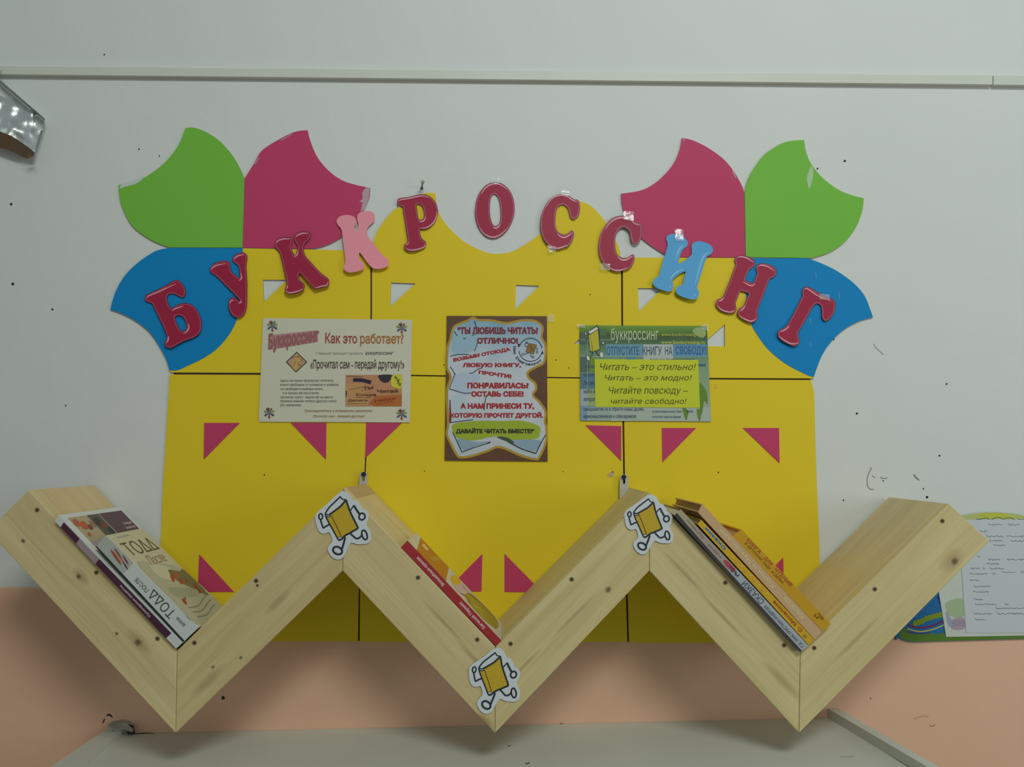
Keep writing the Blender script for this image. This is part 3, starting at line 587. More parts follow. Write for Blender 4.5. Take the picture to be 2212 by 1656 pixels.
k.stroke([(1290, 1085), (1400, 1062), (1520, 1035)], 6, bn); k.stroke([(1380, 1188), (1590, 1188)], 6, bn, smooth=False); k.stroke([(1270, 1275), (1530, 1270)], 5, bn, smooth=False); k.stroke([(1665, 1282), (1900, 1240)], 6, cm((140, 58, 26)), smooth=False)
for t, q in (('мой', (1905, 915, 1960, 985)), ('ход', (1930, 1000, 1985, 1040))): k.text(t, ((q[0], q[1]), (q[2], q[3]), (q[2] + 25, q[3] - 35), (q[0] + 25, q[1] - 35)), cm((50, 60, 20)), .03)
for ex, ey in ((243, 215), (2010, 243), (200, 1400), (2008, 1420)):
    for a, c in ((-100, (150, 40, 40)), (-60, (60, 120, 70)), (-20, (150, 160, 60)), (30, (30, 60, 120)), (90, (150, 35, 45)), (150, (40, 70, 130)), (200, (120, 150, 60)), (240, (120, 60, 50))):
        t = math.radians(a); r0, r1 = 26, 62; dx, dy = math.cos(t), math.sin(t)
        k.stroke([(ex + dx * r0, ey + dy * r0), (ex + dx * r1, ey + dy * r1)], 15, cm(c), smooth=False)
        k.stroke([(ex + dx * 50 - dy * 18, ey + dy * 50 + dx * 18), (ex + dx * 60 + dy * 18, ey + dy * 60 - dx * 18)], 9, cm(c), smooth=False)
        k.disc(ex + dx * 70, ey + dy * 70, 8, 8, cm(c), n=8)
    k.disc(ex, ey, 30, 24, cm((110, 124, 130)), n=10)
k.done('emblems_print', p1)

# --- the brown edged one
z_t, z_b = W(1070, 685, 0).z, W(1070, 990, 0).z
p2 = poster('poster', zm([(123, 58), (1176, 62), (1183, 1590), (100, 1580)], 940, 670, 4.87), mat('brown_print', srgb((100, 70, 50)), .4, noise=.25, nscale=30), 'portrait poster with brown edge and red text inviting people to read')
cont = spl([(160, 240), (190, 165), (250, 130), (330, 100), (400, 65), (460, 90), (600, 95), (750, 125), (900, 95), (1050, 100), (1140, 170), (1130, 280), (1168, 350), (1174, 450), (1150, 560), (1060, 610), (985, 660), (1000, 710), (1060, 760), (1075, 830), (1040, 890), (1100, 950), (1172, 1060), (1165, 1170), (1180, 1220), (1178, 1380), (1100, 1560), (1040, 1575), (900, 1540), (680, 1450), (560, 1490), (400, 1540), (280, 1560), (220, 1530), (150, 1400), (110, 1300), (125, 1200), (118, 1050), (112, 900), (120, 800), (150, 700), (112, 600), (118, 400), (145, 310)], 4)
k = Ink(PL(YQ - 0.0003), 940, 670, 4.87); k.poly(cont, cm((184, 148, 40))); k.done('border_print', p2)
inn, _ = inset(cont, 24, 0, False)
k = Ink(PL(YQ - 0.0005), 940, 670, 4.87); k.poly(inn, gradmat('poster_sky', [(z_b, (188, 200, 205)), (z_b + .12, (206, 212, 222)), (z_t - .09, (196, 208, 220)), (z_t, (126, 172, 196))], .4, noise=.3)); k.done('ground_print', p2)
k = Ink(PL(YQ - 0.0007), 940, 670, 4.87); blk = cm((34, 44, 60)); red = cm((168, 30, 40)); drd = cm((128, 40, 50))
k.poly(spl([(190, 1200), (300, 1175), (500, 1160), (700, 1165), (900, 1160), (1090, 1215), (1100, 1290), (1060, 1350), (800, 1372), (640, 1325), (400, 1370), (230, 1340), (180, 1260)], 3), cm((158, 180, 44)))
k.poly(spl([(230, 1350), (300, 1480), (420, 1430), (560, 1380), (420, 1385)], 3), cm((142, 170, 190))); k.poly(spl([(760, 1370), (860, 1420), (1050, 1480), (1120, 1380), (1000, 1360)], 3), cm((142, 170, 190)))
k.poly(spl([(210, 690), (330, 650), (470, 690), (440, 760), (330, 900), (200, 830)], 3), cm((182, 200, 220))); k.poly(spl([(200, 200), (400, 240), (420, 400), (200, 460)], 3), cm((152, 188, 208)))
k.poly(spl([(180, 900), (330, 930), (340, 1130), (170, 1140)], 3), cm((188, 206, 218)))
k.done('patches_print', p2)
k = Ink(PL(YQ - 0.0009), 940, 670, 4.87)
for st, w in (([(415, 110), (425, 150), (438, 185)], 9), ([(203, 220), (215, 245), (232, 270)], 9), ([(295, 300), (325, 292)], 9), ([(385, 268), (430, 240)], 7), ([(445, 340), (430, 390), (410, 430)], 7), ([(160, 482), (250, 465), (355, 465)], 8), ([(158, 590), (185, 630), (207, 675)], 7),
    ([(213, 660), (180, 740), (150, 825)], 8), ([(150, 825), (300, 870), (378, 868)], 8), ([(540, 890), (525, 960), (515, 1050)], 8), ([(360, 662), (400, 655), (440, 625), (500, 600)], 8), ([(530, 790), (560, 760)], 7), ([(155, 1180), (280, 1165), (400, 1150)], 8),
    ([(185, 1280), (240, 1400), (282, 1492)], 8), ([(282, 1492), (420, 1440), (580, 1390)], 8), ([(700, 1340), (800, 1400), (920, 1460), (1060, 1505)], 12), ([(1060, 1505), (1110, 1400), (1166, 1305)], 9), ([(550, 1400), (580, 1382)], 14)):
    k.stroke(st, w, blk)
k.poly([(150, 940), (160, 940), (172, 1130), (165, 1180), (148, 1180)], cm((110, 40, 44)))
k.poly(spl([(650, 1335), (720, 1330), (800, 1360), (830, 1400), (760, 1380)], 3), cm((70, 84, 64)))
for s, q, c in (('"ТЫ ЛЮБИШЬ ЧИТАТЬ?', (235, 176, 1085, 250), drd), ('ОТЛИЧНО!', (440, 288, 872, 352), drd), ('ВОЗЬМИ ОТСЮДА', ((192, 550), (797, 430), (785, 388), (190, 503)), red), ('ЛЮБУЮ КНИГУ,', (290, 553, 905, 604), red), ('ПРОЧТИ!', ((455, 668), (802, 718), (806, 675), (460, 630)), red),
    ('ПОНРАВИЛАСЬ?', (338, 760, 985, 822), red), ('ОСТАВЬ СЕБЕ!', (380, 850, 932, 908), red), ('А НАМ ПРИНЕСИ ТУ,', (265, 976, 1042, 1044), red), ('КОТОРУЮ ПРОЧТЕТ ДРУГОЙ.', (160, 1068, 1136, 1138), red), ('ДАВАЙТЕ ЧИТАТЬ ВМЕСТЕ!"', (220, 1236, 1042, 1302), cm((44, 48, 30)))):
    k.text(s, q, c, .06)
def arcp(cx, cy, r, a0, a1, n=12): return [(cx + r * math.cos(math.radians(a0 + (a1 - a0) * i / n)), cy + r * math.sin(math.radians(a0 + (a1 - a0) * i / n))) for i in range(n + 1)]
k.stroke(arcp(1003, 415, 122, -160, -8), 8, blk, smooth=False); k.stroke(arcp(1003, 415, 122, 18, 175), 8, blk, smooth=False); k.poly([(868, 350), (905, 355), (875, 395)], blk); k.poly([(1112, 465), (1128, 420), (1140, 455)], blk)
k.poly([(985, 348), (1068, 362), (1036, 458), (952, 440)], cm((150, 116, 40))); k.stroke([(985, 348), (1068, 362), (1036, 458), (952, 440), (985, 348)], 6, blk, smooth=False)
k.text('А', (992, 368, 1018, 398), blk); k.text('Я', (1006, 402, 1030, 432), blk)
for st in ([(975, 380), (945, 375), (955, 345), (980, 340)], [(1055, 395), (1075, 400), (1072, 430)], [(985, 448), (955, 460), (930, 465)], [(1010, 455), (1005, 480), (1025, 490)]): k.stroke(st, 6, blk)
for x, y, r in ((962, 340, 9), (1072, 440, 10), (922, 462, 12), (1030, 490, 12)): k.disc(x, y, r, r, blk, ring=5, n=10)
s = 'Наш Книговорот'
for i, chh in enumerate(s):
    if chh == ' ': continue
    a = math.radians(188 - i * 10.6); cx, cy = 1000 + 166 * math.cos(a), 412 + 158 * math.sin(a); ux, uy = math.sin(a), -math.cos(a); vx, vy = -math.cos(a), -math.sin(a); hw, hh = (13, 17 if chh.isupper() else 12)
    k.text(chh, ((cx - ux * hw - vx * hh, cy - uy * hw - vy * hh), (cx + ux * hw - vx * hh, cy + uy * hw - vy * hh), (cx + ux * hw + vx * hh, cy + uy * hw + vy * hh), (cx - ux * hw + vx * hh, cy - uy * hw + vy * hh)), blk, .03)
k.done('lettering', p2)

# --- the green one
z_t, z_b = W(1390, 703, 0).z, W(1390, 908, 0).z
p3 = poster('poster', zm([(150, 150), (1990, 158), (2055, 1545), (160, 1530)], 1230, 680, 6.703), gradmat('green_print', [(z_b, (172, 186, 178)), (z_b + .05, (158, 180, 140)), (z_b + .12, (128, 160, 130)), (z_t - .04, (84, 124, 92)), (z_t - .022, (70, 92, 54)), (z_t - .012, (96, 136, 50)), (z_t, (120, 160, 60))], .35, noise=.08), 'green and blue landscape poster with a walking book emblem')
k = Ink(PL(YQ - 0.0003), 1230, 680, 6.703)
for q, c in ((rect(530, 425, 1070, 600), (112, 160, 182)), (rect(1070, 425, 1500, 645), (186, 196, 190)), (rect(1500, 425, 1985, 608), (98, 152, 188)), (rect(158, 600, 372, 838), (84, 112, 106)), (rect(158, 842, 376, 1070), (92, 130, 150)), (rect(158, 1074, 376, 1316), (168, 180, 196)), (rect(160, 1320, 600, 1528), (128, 160, 190)),
             (rect(255, 1074, 376, 1316), (160, 180, 130)), (rect(600, 1335, 2040, 1535), (176, 190, 178)), (rect(255, 1335, 600, 1528), (160, 182, 176)), (rect(820, 608, 942, 642), (88, 140, 170)), (rect(1870, 708, 1972, 742), (60, 110, 140)), (rect(430, 205, 530, 300), (88, 118, 84)), (rect(160, 250, 300, 420), (84, 104, 96)), (rect(290, 600, 372, 830), (120, 148, 60))):
    k.poly(q, cm(c, .35))
k.poly(spl([(1780, 240), (1850, 180), (1950, 190), (1975, 290), (1900, 330)], 3), cm((156, 180, 120), .35))
k.done('patches_print', p3)
k = Ink(PL(YQ - 0.0005), 1230, 680, 6.703); wl = cm((190, 206, 190), .4); gl = cm((96, 140, 44)); nb = cm((36, 76, 110)); ni = cm((52, 72, 96))
for y in (360, 600, 836): k.stroke([(160, y), (2030 if y == 600 else 620, y + 4)], 5, wl, smooth=False)
k.stroke([(258, 360), (258, 1320)], 5, wl, smooth=False)
for x in (395, 535, 672, 805): k.stroke([(x, 575), (x, 625)], 4, wl, smooth=False)
k.poly(spl([(1885, 1000), (1945, 1040), (1985, 1110), (2004, 1220), (1995, 1290), (1960, 1235), (1940, 1300), (1930, 1380), (1905, 1470), (1884, 1540), (1850, 1450), (1848, 1360), (1892, 1340)], 3), gl)
k.poly(spl([(1636, 1345), (1680, 1350), (1725, 1400), (1712, 1460), (1695, 1525), (1665, 1470), (1650, 1400)], 3), gl)
k.text('буккроссинг', (600, 188, 1290, 408), cm((206, 220, 176), .4), .0); k.text('www.bookcrossing.com', (1325, 255, 1955, 322), cm((176, 190, 84)), .015); k.text('www.bookcrossing.ru', (1325, 372, 1962, 432), cm((196, 208, 84)), .02)
k.text('ОТПУСТИТЕ', (540, 455, 1010, 580), cm((34, 98, 130)), .008); k.text('КНИГУ', (1062, 455, 1335, 580), nb, .008); k.text('НА', (1385, 455, 1490, 580), nb, .008); k.text('СВОБОДУ!', (1540, 452, 1975, 592), cm((30, 88, 140)), .008)
for s, q in (('о всём', (235, 712, 362, 772)), ('широко', (205, 845, 372, 905)), ('Это заня', (205, 948, 374, 1012)), ('найти и', (205, 1075, 368, 1135)), ('литерат', (205, 1200, 374, 1266)), ('саморазвития, но и обрести новых друзей,', (205, 1332, 1082, 1400)), ('единомышленников и собеседников!', (205, 1436, 965, 1504))): k.text(s, q, ni, .018)
k.text('те, кому интересна книга, "поиск"', (1198, 1378, 1640, 1425), cm((50, 90, 120)), .02); k.text('прочитают', (1700, 1382, 1795, 1422), cm((50, 90, 120)), .02); k.text('и поступают таким же образом!', (1198, 1455, 1615, 1500), cm((50, 90, 120)), .02); k.text('PDA по буккроссингу', (1170, 630, 1820, 652), ni)
yb = cm((196, 188, 40)); wh = cm((214, 218, 212))
k.poly([(275, 245), (395, 170), (415, 205), (300, 275)], wh); k.poly([(305, 285), (412, 215), (438, 495), (340, 530)], yb); k.poly([(280, 290), (305, 290), (330, 535), (300, 510)], yb)
for st, w in (([(275, 245), (395, 165), (425, 205)], 14), ([(425, 205), (432, 350), (440, 500)], 18), ([(440, 500), (380, 515), (312, 540)], 18), ([(312, 540), (290, 400), (275, 260)], 14), ([(300, 285), (350, 240), (425, 205)], 14), ([(310, 290), (325, 420), (340, 525)], 10), ([(340, 540), (330, 580), (300, 620)], 12), ([(385, 520), (410, 580), (440, 580)], 12), ([(265, 355), (235, 362)], 10)): k.stroke(st, w, M_INK)
for x, y, rx, ry, r in ((236, 270, 15, 24, 0), (488, 405, 18, 22, 0), (272, 625, 28, 42, -.3), (466, 578, 24, 42, -.1)):
    k.disc(x, y, rx, ry, wh, r); k.disc(x, y, rx, ry, M_INK, r, ring=10)
k.done('lettering', p3)
slip = poster('paper_slip', zm([(365, 640), (1866, 650), (1890, 1342), (375, 1330)], 1230, 680, 6.703), mat('lime_paper', srgb((202, 212, 34)), .6), 'lime yellow paper slip with four italic lines on the green poster', y=-0.0072, cat='paper', th=0.0004)
k = Ink(PL(-0.0075), 1230, 680, 6.703); oi = cm((78, 76, 20))
for s, q in (('Читать – это стильно!', (425, 700, 1840, 798)), ('Читать – это модно!', (495, 866, 1778, 965)), ('Читайте повсюду –', (555, 1036, 1725, 1166)), ('читайте свободно!', (588, 1204, 1702, 1302))): k.text(s, q, oi, .0, shear=.022)
k.done('lettering', slip)

# ------------------------------------------------------------------ the zigzag shelf
YS, YM, YB = -0.205, -0.183, -0.0064
T = [W(x, y, YS) for x, y in [(62, 1057), (382, 1405), (742, 1053), (1070, 1397), (1403, 1063), (1729, 1405), (2050, 1087)]]
B = [W(x, y, YS) for x, y in [(-27, 1146), (379, 1583), (740, 1232), (1069, 1583), (1403, 1232), (1726, 1583), (2138, 1168)]]
shelf = empty('zigzag_shelf', T[3], 'pale pine zigzag wall shelf of three V shapes holding the slanting books', 'shelf')
def yprism(name, xz, y0, y1, m, parent, d, origin, fm_end=None):
    """polygon in the x-z plane carried from y0 to y1; local x runs along direction d"""
    n = len(xz); dx = Vector((d.x, 0, d.z)).normalized(); R = Matrix((dx, Vector((0, 1, 0)), dx.cross(Vector((0, 1, 0))))).transposed()
    v = [Vector((p.x, y0, p.z)) for p in xz] + [Vector((p.x, y1, p.z)) for p in xz]
    ar = sum(xz[i].x * xz[(i + 1) % n].z - xz[(i + 1) % n].x * xz[i].z for i in range(n))
    f = [tuple(range(n)) if ar > 0 else tuple(range(n))[::-1], tuple(range(n, 2 * n))[::-1] if ar > 0 else tuple(range(n, 2 * n))]
    for i in range(n):
        j = (i + 1) % n; f.append((i, i + n, j + n, j) if ar > 0 else (i, j, j + n, i + n))
    fm = [0] * len(f)
    if fm_end is not None: fm[2 + fm_end] = 1
    o = make(name, v, f, m, parent, origin=origin, rot=R, fm=fm)
    bv = o.modifiers.new('soft_edge', 'BEVEL'); bv.width = 0.0012; bv.segments = 2; bv.limit_method = 'ANGLE'
    return o, R
KN = {0: [(50, 1168, .004), (170, 1245, .0045), (252, 1368, .003), (298, 1387, .006)], 1: [(460, 1440, .003), (520, 1420, .003)], 2: [(1010, 1560, .004)], 3: [(1314, 1273, .0055)], 4: [], 5: [(2062, 1212, .0065)]}
STK = {0: [(175, 1245, .010, 2), (300, 1385, .012, 2.5)], 1: [(600, 1300, .008, 4), (450, 1470, .01, 4)], 2: [(960, 1345, .004, 14), (1022, 1420, .005, 9), (1045, 1562, .014, 1.6), (1050, 1565, .013, 1.4), (1040, 1555, .009, 1.4)], 3: [(1130, 1440, .004, 12), (1240, 1330, .004, 14)], 4: [(1690, 1470, .009, 5), (1560, 1330, .004, 16), (1480, 1240, .004, 14)], 5: [(2055, 1210, .016, 1.8), (1850, 1380, .004, 16)]}
TOP = [(0.60, 0.46, 0.26), (0.60, 0.45, 0.25), (0.62, 0.50, 0.28), (0.60, 0.50, 0.27), (0.62, 0.51, 0.28), (0.61, 0.50, 0.285)]
cols = [((0.70, 0.60, 0.37), (0.56, 0.45, 0.245)), ((0.66, 0.545, 0.32), (0.55, 0.43, 0.235)), ((0.68, 0.57, 0.345), (0.57, 0.455, 0.25)), ((0.69, 0.585, 0.34), (0.585, 0.475, 0.25)), ((0.69, 0.59, 0.345), (0.58, 0.475, 0.25)), ((0.70, 0.595, 0.355), (0.60, 0.49, 0.26))]
cols = [tuple((r, g, b * .86) for r, g, b in c) for c in cols]; TOP = [(r * 1.13, g * 1.14, b * 1.06) for r, g, b in TOP]
tb = 0.027
M_END = mat('pine_end_grain', (0.52, 0.36, 0.17), .7, noise=.15, nscale=80)
for i in range(6):
    d = T[i + 1] - T[i]; o_ = (T[i] + B[i + 1]) / 2; R = Matrix((Vector((d.x, 0, d.z)).normalized(), Vector((0, 1, 0)), Vector((d.x, 0, d.z)).normalized().cross(Vector((0, 1, 0))))).transposed()
    loc = lambda px, py: R.transposed() @ (W(px, py, YS) - o_)
    kn = [(loc(x, y).x, loc(x, y).z, r) for x, y, r in KN[i]]; sk = [(loc(x, y).x, loc(x, y).z, r, s) for x, y, r, s in STK[i]]
    g = d.normalized() * 0.0004
    fb, _ = yprism('front_board', [T[i] + g, T[i + 1] - g, B[i + 1] - g, B[i] + g], YS, YM - 0.0006, wood('pine_front', i * 3.7 + 1, *cols[i], kn, sk), shelf, d, o_)
    # the deep board behind it
    nrm = Vector((d.z, 0, -d.x)).normalized(); nrm = nrm if nrm.z < 0 else -nrm
    frac0 = tb * 1.0; kk = tb / abs((B[1] - T[1]).dot(nrm)) if i in (0,) else tb / abs((B[i + 1] - T[i + 1]).dot(nrm))
    a, b = T[i], T[i + 1]; c = b + (B[i + 1] - b) * kk; k0 = tb / abs((B[i] - T[i]).dot(nrm)); dd = a + (B[i] - a) * k0
    if i == 1:
        e = (T[3] - T[2]).normalized(); b2 = b + e * tb; pts = [a, b, b2, dd]; fe = 1
    elif i == 2:
        e = (T[3] - T[2]).normalized(); pts = [a + e * tb, b, c, a + e * tb + nrm * tb]; fe = None
    else: pts = [a, b, c, dd]; fe = None
    yprism('shelf_board', pts, YM, YB, [wood('pine_top', i * 5.3 + 20, TOP[i], tuple(v * .80 for v in TOP[i])), M_END], shelf, d, o_, fe)
for x, y in [(80, 1101), (208, 1236), (340, 1379), (420, 1388), (553, 1254), (556, 1264), (903, 1247), (1031, 1381), (1103, 1390), (1235, 1251), (1567, 1258), (1694, 1393), (1759, 1399), (1890, 1272), (2036, 1125)]:
    r = 4.8 if (x, y) != (556, 1264) else 2.6
    sc = plate('screw', [[(x + r * math.cos(t), y + r * math.sin(t)) for t in [q * PI / 5 for q in range(10)]]], PL(YS - 0.0006), 0.0006, M_SCREW, shelf, 'sunken dark screw head')
    k = Ink(PL(YS - 0.0008)); k.stroke([(x - 2.2, y - 2), (x + 2.2, y + 2)], 1.1, M_DARK, smooth=False); k.stroke([(x - 2, y + 2.2), (x + 2, y - 2.2)], 1.1, M_DARK, smooth=False); k.done('screw_slot', sc)
for x, y, w in ((785, 1021, 8.5), (1348, 1027, 9)):
    out = [(x + w * math.cos(t), y + 6 - w * 1.0 * math.sin(t)) for t in [q * PI / 10 for q in range(11)]] + [(x - w - .5, y + 50), (x + w + .5, y + 50)]
    hole = [(x - 3 + 6 * 0.5 * (1 - math.cos(t)), y + 12 + 6.5 * math.sin(t)) for t in [q * PI / 6 for q in range(12)]]
    hb = plate('hanger_bracket', [out, hole], PL(-0.0125), 0.0015, M_METAL, shelf, 'zinc plated hanging plate')
    plate('hanging_screw', [[(x + 5 * math.cos(t), y + 3 + 5 * math.sin(t)) for t in [q * PI / 5 for q in range(10)]]], PL(-0.0165), 0.009, M_DARK, hb)

# walking-book emblems stuck on the joints
SO = [(100,600),(130,530),(200,460),(300,380),(400,290),(500,190),(600,115),(680,105),(770,150),(820,220),(860,275),(940,290),(1000,370),(1040,440),(1130,490),(1165,570),(1150,670),(1120,760),(1160,830),(1210,930),(1210,1050),(1150,1130),(1050,1145),(930,1150),(820,1120),(770,1190),(720,1290),(650,1420),(540,1455),(430,1400),(360,1300),(355,1220),(400,1150),(440,1090),(420,980),(370,910),(300,940),(220,930),(160,870),(120,740)]
def affine(src, dst):
    (x1, y1), (x2, y2), (x3, y3) = src; det = (x2 - x1) * (y3 - y1) - (x3 - x1) * (y2 - y1)
    def solve(a, b, c):
        p = ((b - a) * (y3 - y1) - (c - a) * (y2 - y1)) / det; q = ((x2 - x1) * (c - a) - (x3 - x1) * (b - a)) / det; return p, q, a - p * x1 - q * y1
    A = solve(*[d[0] for d in dst]); Bc = solve(*[d[1] for d in dst])
    return lambda x, y: (A[0] * x + A[1] * y + A[2], Bc[0] * x + Bc[1] * y + Bc[2])
src = [(210, 600), (1080, 965), (545, 1275)]
for dst, lab in (([(692.8, 1115.2), (787.4, 1154.9), (729.2, 1188.6)], 'paper cutout of a walking yellow book on the shelf peak near the thin red book'),
                 ([(1359.8, 1110.3), (1441.6, 1156), (1387, 1179.4)], 'paper cutout of a walking yellow book on the shelf peak above the four books'),
                 ([(1024.5, 1446), (1109.8, 1496), (1050.5, 1522)], 'paper cutout of a walking yellow book on the lowest middle joint of the shelf')):
    A = affine(src, dst); fnA = lambda d: (lambda x, y, A=A: W(*A(x, y), YS - d))
    so = plate('book_cutout', [spl(SO, 3)], fnA(0.0022), 0.0008, M_WHITE, None, lab, 'sticker', 'walking book cutouts on the shelf', edge=M_PAPER)
    k = Ink(fnA(0.0024)); oc2 = mat('cutout_ochre', (0.58, 0.40, 0.022), .55)
    k.poly([(405, 570), (560, 455), (705, 285), (780, 470), (860, 640), (955, 840), (800, 920), (625, 1010), (520, 790)], oc2); k.poly([(330, 605), (405, 590), (520, 790), (620, 1010), (545, 1040), (450, 860), (340, 650)], oc2)
    k.poly([(545, 1020), (625, 1012), (600, 1040), (560, 1045)], M_WHITE); k.done('book_print', so)
    k = Ink(fnA(0.0026)); br_ = mat('cutout_brown', (0.10, 0.035, 0.01), .5)
    for st, w in (([(385, 560), (470, 500), (600, 400), (700, 285)], 28), ([(712, 262), (780, 470), (860, 640), (955, 830)], 28), ([(955, 828), (800, 920), (700, 975), (610, 1060), (560, 1062)], 28), ([(560, 1062), (450, 860), (330, 640), (300, 540)], 22), ([(300, 545), (370, 430), (480, 320), (605, 200)], 22), ([(605, 205), (640, 255), (712, 265)], 18), ([(300, 545), (350, 567), (400, 555)], 18), ([(322, 598), (370, 605), (415, 580)], 14),
        ([(385, 755), (320, 790), (262, 832)], 24), ([(262, 832), (230, 740), (207, 665)], 24), ([(797, 485), (868, 378)], 18), ([(868, 378), (925, 470), (990, 560)], 30), ([(800, 940), (870, 1000), (920, 1035), (980, 1020), (1035, 960)], 26), ([(697, 1010), (670, 1120), (632, 1250)], 30)): k.stroke(st, w * 1.3, M_INK, smooth=len(st) > 2)
    k.stroke([(418, 580), (520, 780), (622, 1000)], 14, br_); k.stroke([(540, 1012), (620, 1005)], 12, br_)
    k.disc(210, 600, 38, 58, M_INK, ring=30); k.disc(1030, 600, 60, 68, M_INK, .3, ring=34); k.disc(1080, 965, 50, 98, M_INK, -.28, ring=34); k.disc(545, 1275, 96, 72, M_INK, .45, ring=40)
    k.done('outline_print', so)

# ------------------------------------------------------------------ books
M_PAGES = mat('book_pages', (0.62, 0.56, 0.42), .85, noise=.2, nscale=300)
class Book:
    def __init__(s, label, A, Bp, Cp, D, yf, depth, cover, spine=None, end=0.003, th=0.0018, pages=None, group='books leaning on the zigzag shelf', stack_side=0.0):
        """A,Bp: upper end (board side, top side); D,Cp: lower end - pixels of the spine face at depth yf"""
        s.q = [W(*p, yf) for p in (A, D, Cp, Bp)]      # u along, v across
        s.yf, s.dep = yf, depth; a, d, c, b = s.q
        s.n = Vector((-(c - b).z, 0, (c - b).x)).normalized(); s.n = s.n if s.n.z > 0 else -s.n
        s.root = empty('book', (a + d) / 2, label, 'book', group)
        u = (d - a).normalized(); t = s.n * th
        sq = lambda p: Vector((p.x, yf, p.z)); yb = yf + depth
        def pr(name, pts, y0, y1, m): 
            n = 4; v = [Vector((p.x, y0, p.z)) for p in pts] + [Vector((p.x, y1, p.z)) for p in pts]
            return v, [(0, 1, 2, 3)[::-1], (4, 5, 6, 7), (0, 1, 5, 4), (1, 2, 6, 5), (2, 3, 7, 6), (3, 0, 4, 7)]
        V, Fc, fm = [], [], []
        for pts, y0, y1, mi in (([a, d, c, b], yf, yf + th, 1), ([a, d, d + t, a + t], yf + th, yb, 2 if False else 0), ([b - t, c - t, c, b], yf + th, yb, 0)):
            v, f = pr('', pts, y0, y1, None); k = len(V); V += v; Fc += [tuple(k + i for i in q) for q in f]; fm += [mi] * 6
        o = make('cover', V, Fc, [cover, spine or cover], s.root, fm=fm)
        e = u * end; v, f = pr('', [a + e + t, d - e + t, c - e - t, b + e - t], yf + th, yb - end, None)
        make('pages', v, f, pages or M_PAGES, s.root)
    def spine(s, u, v):
        a, d, c, b = s.q; p = (a * (1 - u) + d * u) * (1 - v) + (b * (1 - u) + c * u) * v; return Vector((p.x, s.yf - 0.0003, p.z))
    def top(s, u, w):
        a, d, c, b = s.q; p = b * (1 - u) + c * u + s.n * 0.0003; return Vector((p.x, s.yf + s.dep * w, p.z))
    def ink(s, face='spine', lift=0.0):
        if face == 'spine': fn = lambda x, y: s.spine(x, y) - Vector((0, lift, 0))
        else: fn = lambda x, y: s.top(x, y) + s.n * lift
        k = Ink(fn)
        if face != 'spine': k.ld = s.n
        return k
up = lambda u0, u1, v0, v1: ((u0, v0), (u1, v0), (u1, v1), (u0, v1))           # reads downhill
dn = lambda u0, u1, v0, v1: ((u1, v1), (u0, v1), (u0, v0), (u1, v0))           # reads uphill, upside down
cov = lambda u0, u1, w0, w1: ((u1, w0), (u1, w1), (u0, w1), (u0, w0))          # upright on the cover
WH = mat('book_white', (0.62, 0.66, 0.64), .35); PU = cm((74, 36, 58), .35); MV = cm((158, 140, 146), .35)

b1 = Book('large white cookbook with purple spine, lying under the other cookbook', (118, 1125), (126, 1112), (394, 1388), (380, 1400), -0.213, 0.196, WH)
k = b1.ink(); k.poly(rect(.05, .0, .18, .86), PU); k.poly(rect(.18, .0, .34, .86), MV); k.poly(rect(.34, .0, .92, .86), PU); k.done('spine_print', b1.root)
k = b1.ink(lift=.0003); k.text('Кулинарные рецепты', dn(.53, .77, .22, .62), cm((210, 190, 200)), .02); k.done('lettering', b1.root)
k = b1.ink('top'); k.poly(rect(.03, .08, .22, .36), cm((176, 160, 130))); k.poly(rect(.03, .36, .22, .55), cm((90, 84, 76))); k.poly(rect(.03, .56, .22, .96), cm((92, 70, 78))); k.poly(rect(.22, .08, .45, .9), cm((168, 154, 156))); k.done('cover_print', b1.root)
k = b1.ink('top', .0002)
for u, w, ru, rw, c in ((.075, .13, .03, .05, (176, 96, 66)), (.10, .20, .03, .06, (182, 92, 60)), (.12, .26, .02, .04, (120, 70, 50)), (.17, .15, .015, .03, (170, 100, 60)), (.10, .33, .03, .03, (150, 120, 90)), (.09, .44, .035, .05, (60, 56, 48)), (.12, .47, .03, .04, (120, 72, 52)), (.17, .5, .03, .04, (56, 60, 58))): k.disc(u, w, ru, rw, cm(c), .3, n=10)
k.text('Коллекция', cov(.125, .15, .78, .93), cm((200, 180, 188)), .03); k.text('рецептов', cov(.165, .185, .76, .93), cm((200, 180, 188)), .03); k.done('cover_lettering', b1.root)

b2 = Book('cream paperback lettered ТОДД on spine and cover, on top of the purple cookbook', (207, 1181), (229, 1156), (429, 1355), (396, 1386), -0.211, 0.122, mat('cream_cover', (0.55, 0.53, 0.40), .35), WH, end=.001)
k = b2.ink(); k.poly(rect(.0, .04, .30, 1), cm((176, 184, 176), .4)); k.stroke([(0.0, .05), (1.0, .04)], .09, cm((30, 44, 36))); k.done('spine_print', b2.root)
k = b2.ink(lift=.0003)
for u, v_, ru, rv, c in ((.17, .5, .05, .14, (168, 90, 60)), (.21, .66, .03, .12, (190, 120, 90)), (.24, .8, .02, .1, (110, 50, 50)), (.16, .75, .03, .1, (150, 80, 56)), (.27, .55, .02, .08, (96, 52, 60))): k.disc(u, v_, ru, rv, cm(c), .4, n=9)
tdk = cm((52, 60, 58)); tgd = cm((84, 76, 44))
k.text('ПОСЛЕ', dn(.395, .53, .32, .58), tdk, -.006); k.text('ТОΔΔ', dn(.55, .80, .26, .78), tdk, -.006); k.text('АННА', dn(.83, .92, .50, .68), tdk); k.done('lettering', b2.root)
k = b2.ink('top')
k.poly(spl([(.30, .1), (.36, .45), (.42, .8), (.55, .98), (.98, .98), (.98, .06), (.7, .03), (.45, .03)], 3), cm((178, 176, 150))); k.poly(spl([(.36, .3), (.40, .6), (.52, .75), (.56, .5), (.48, .25)], 3), cm((200, 194, 166)))
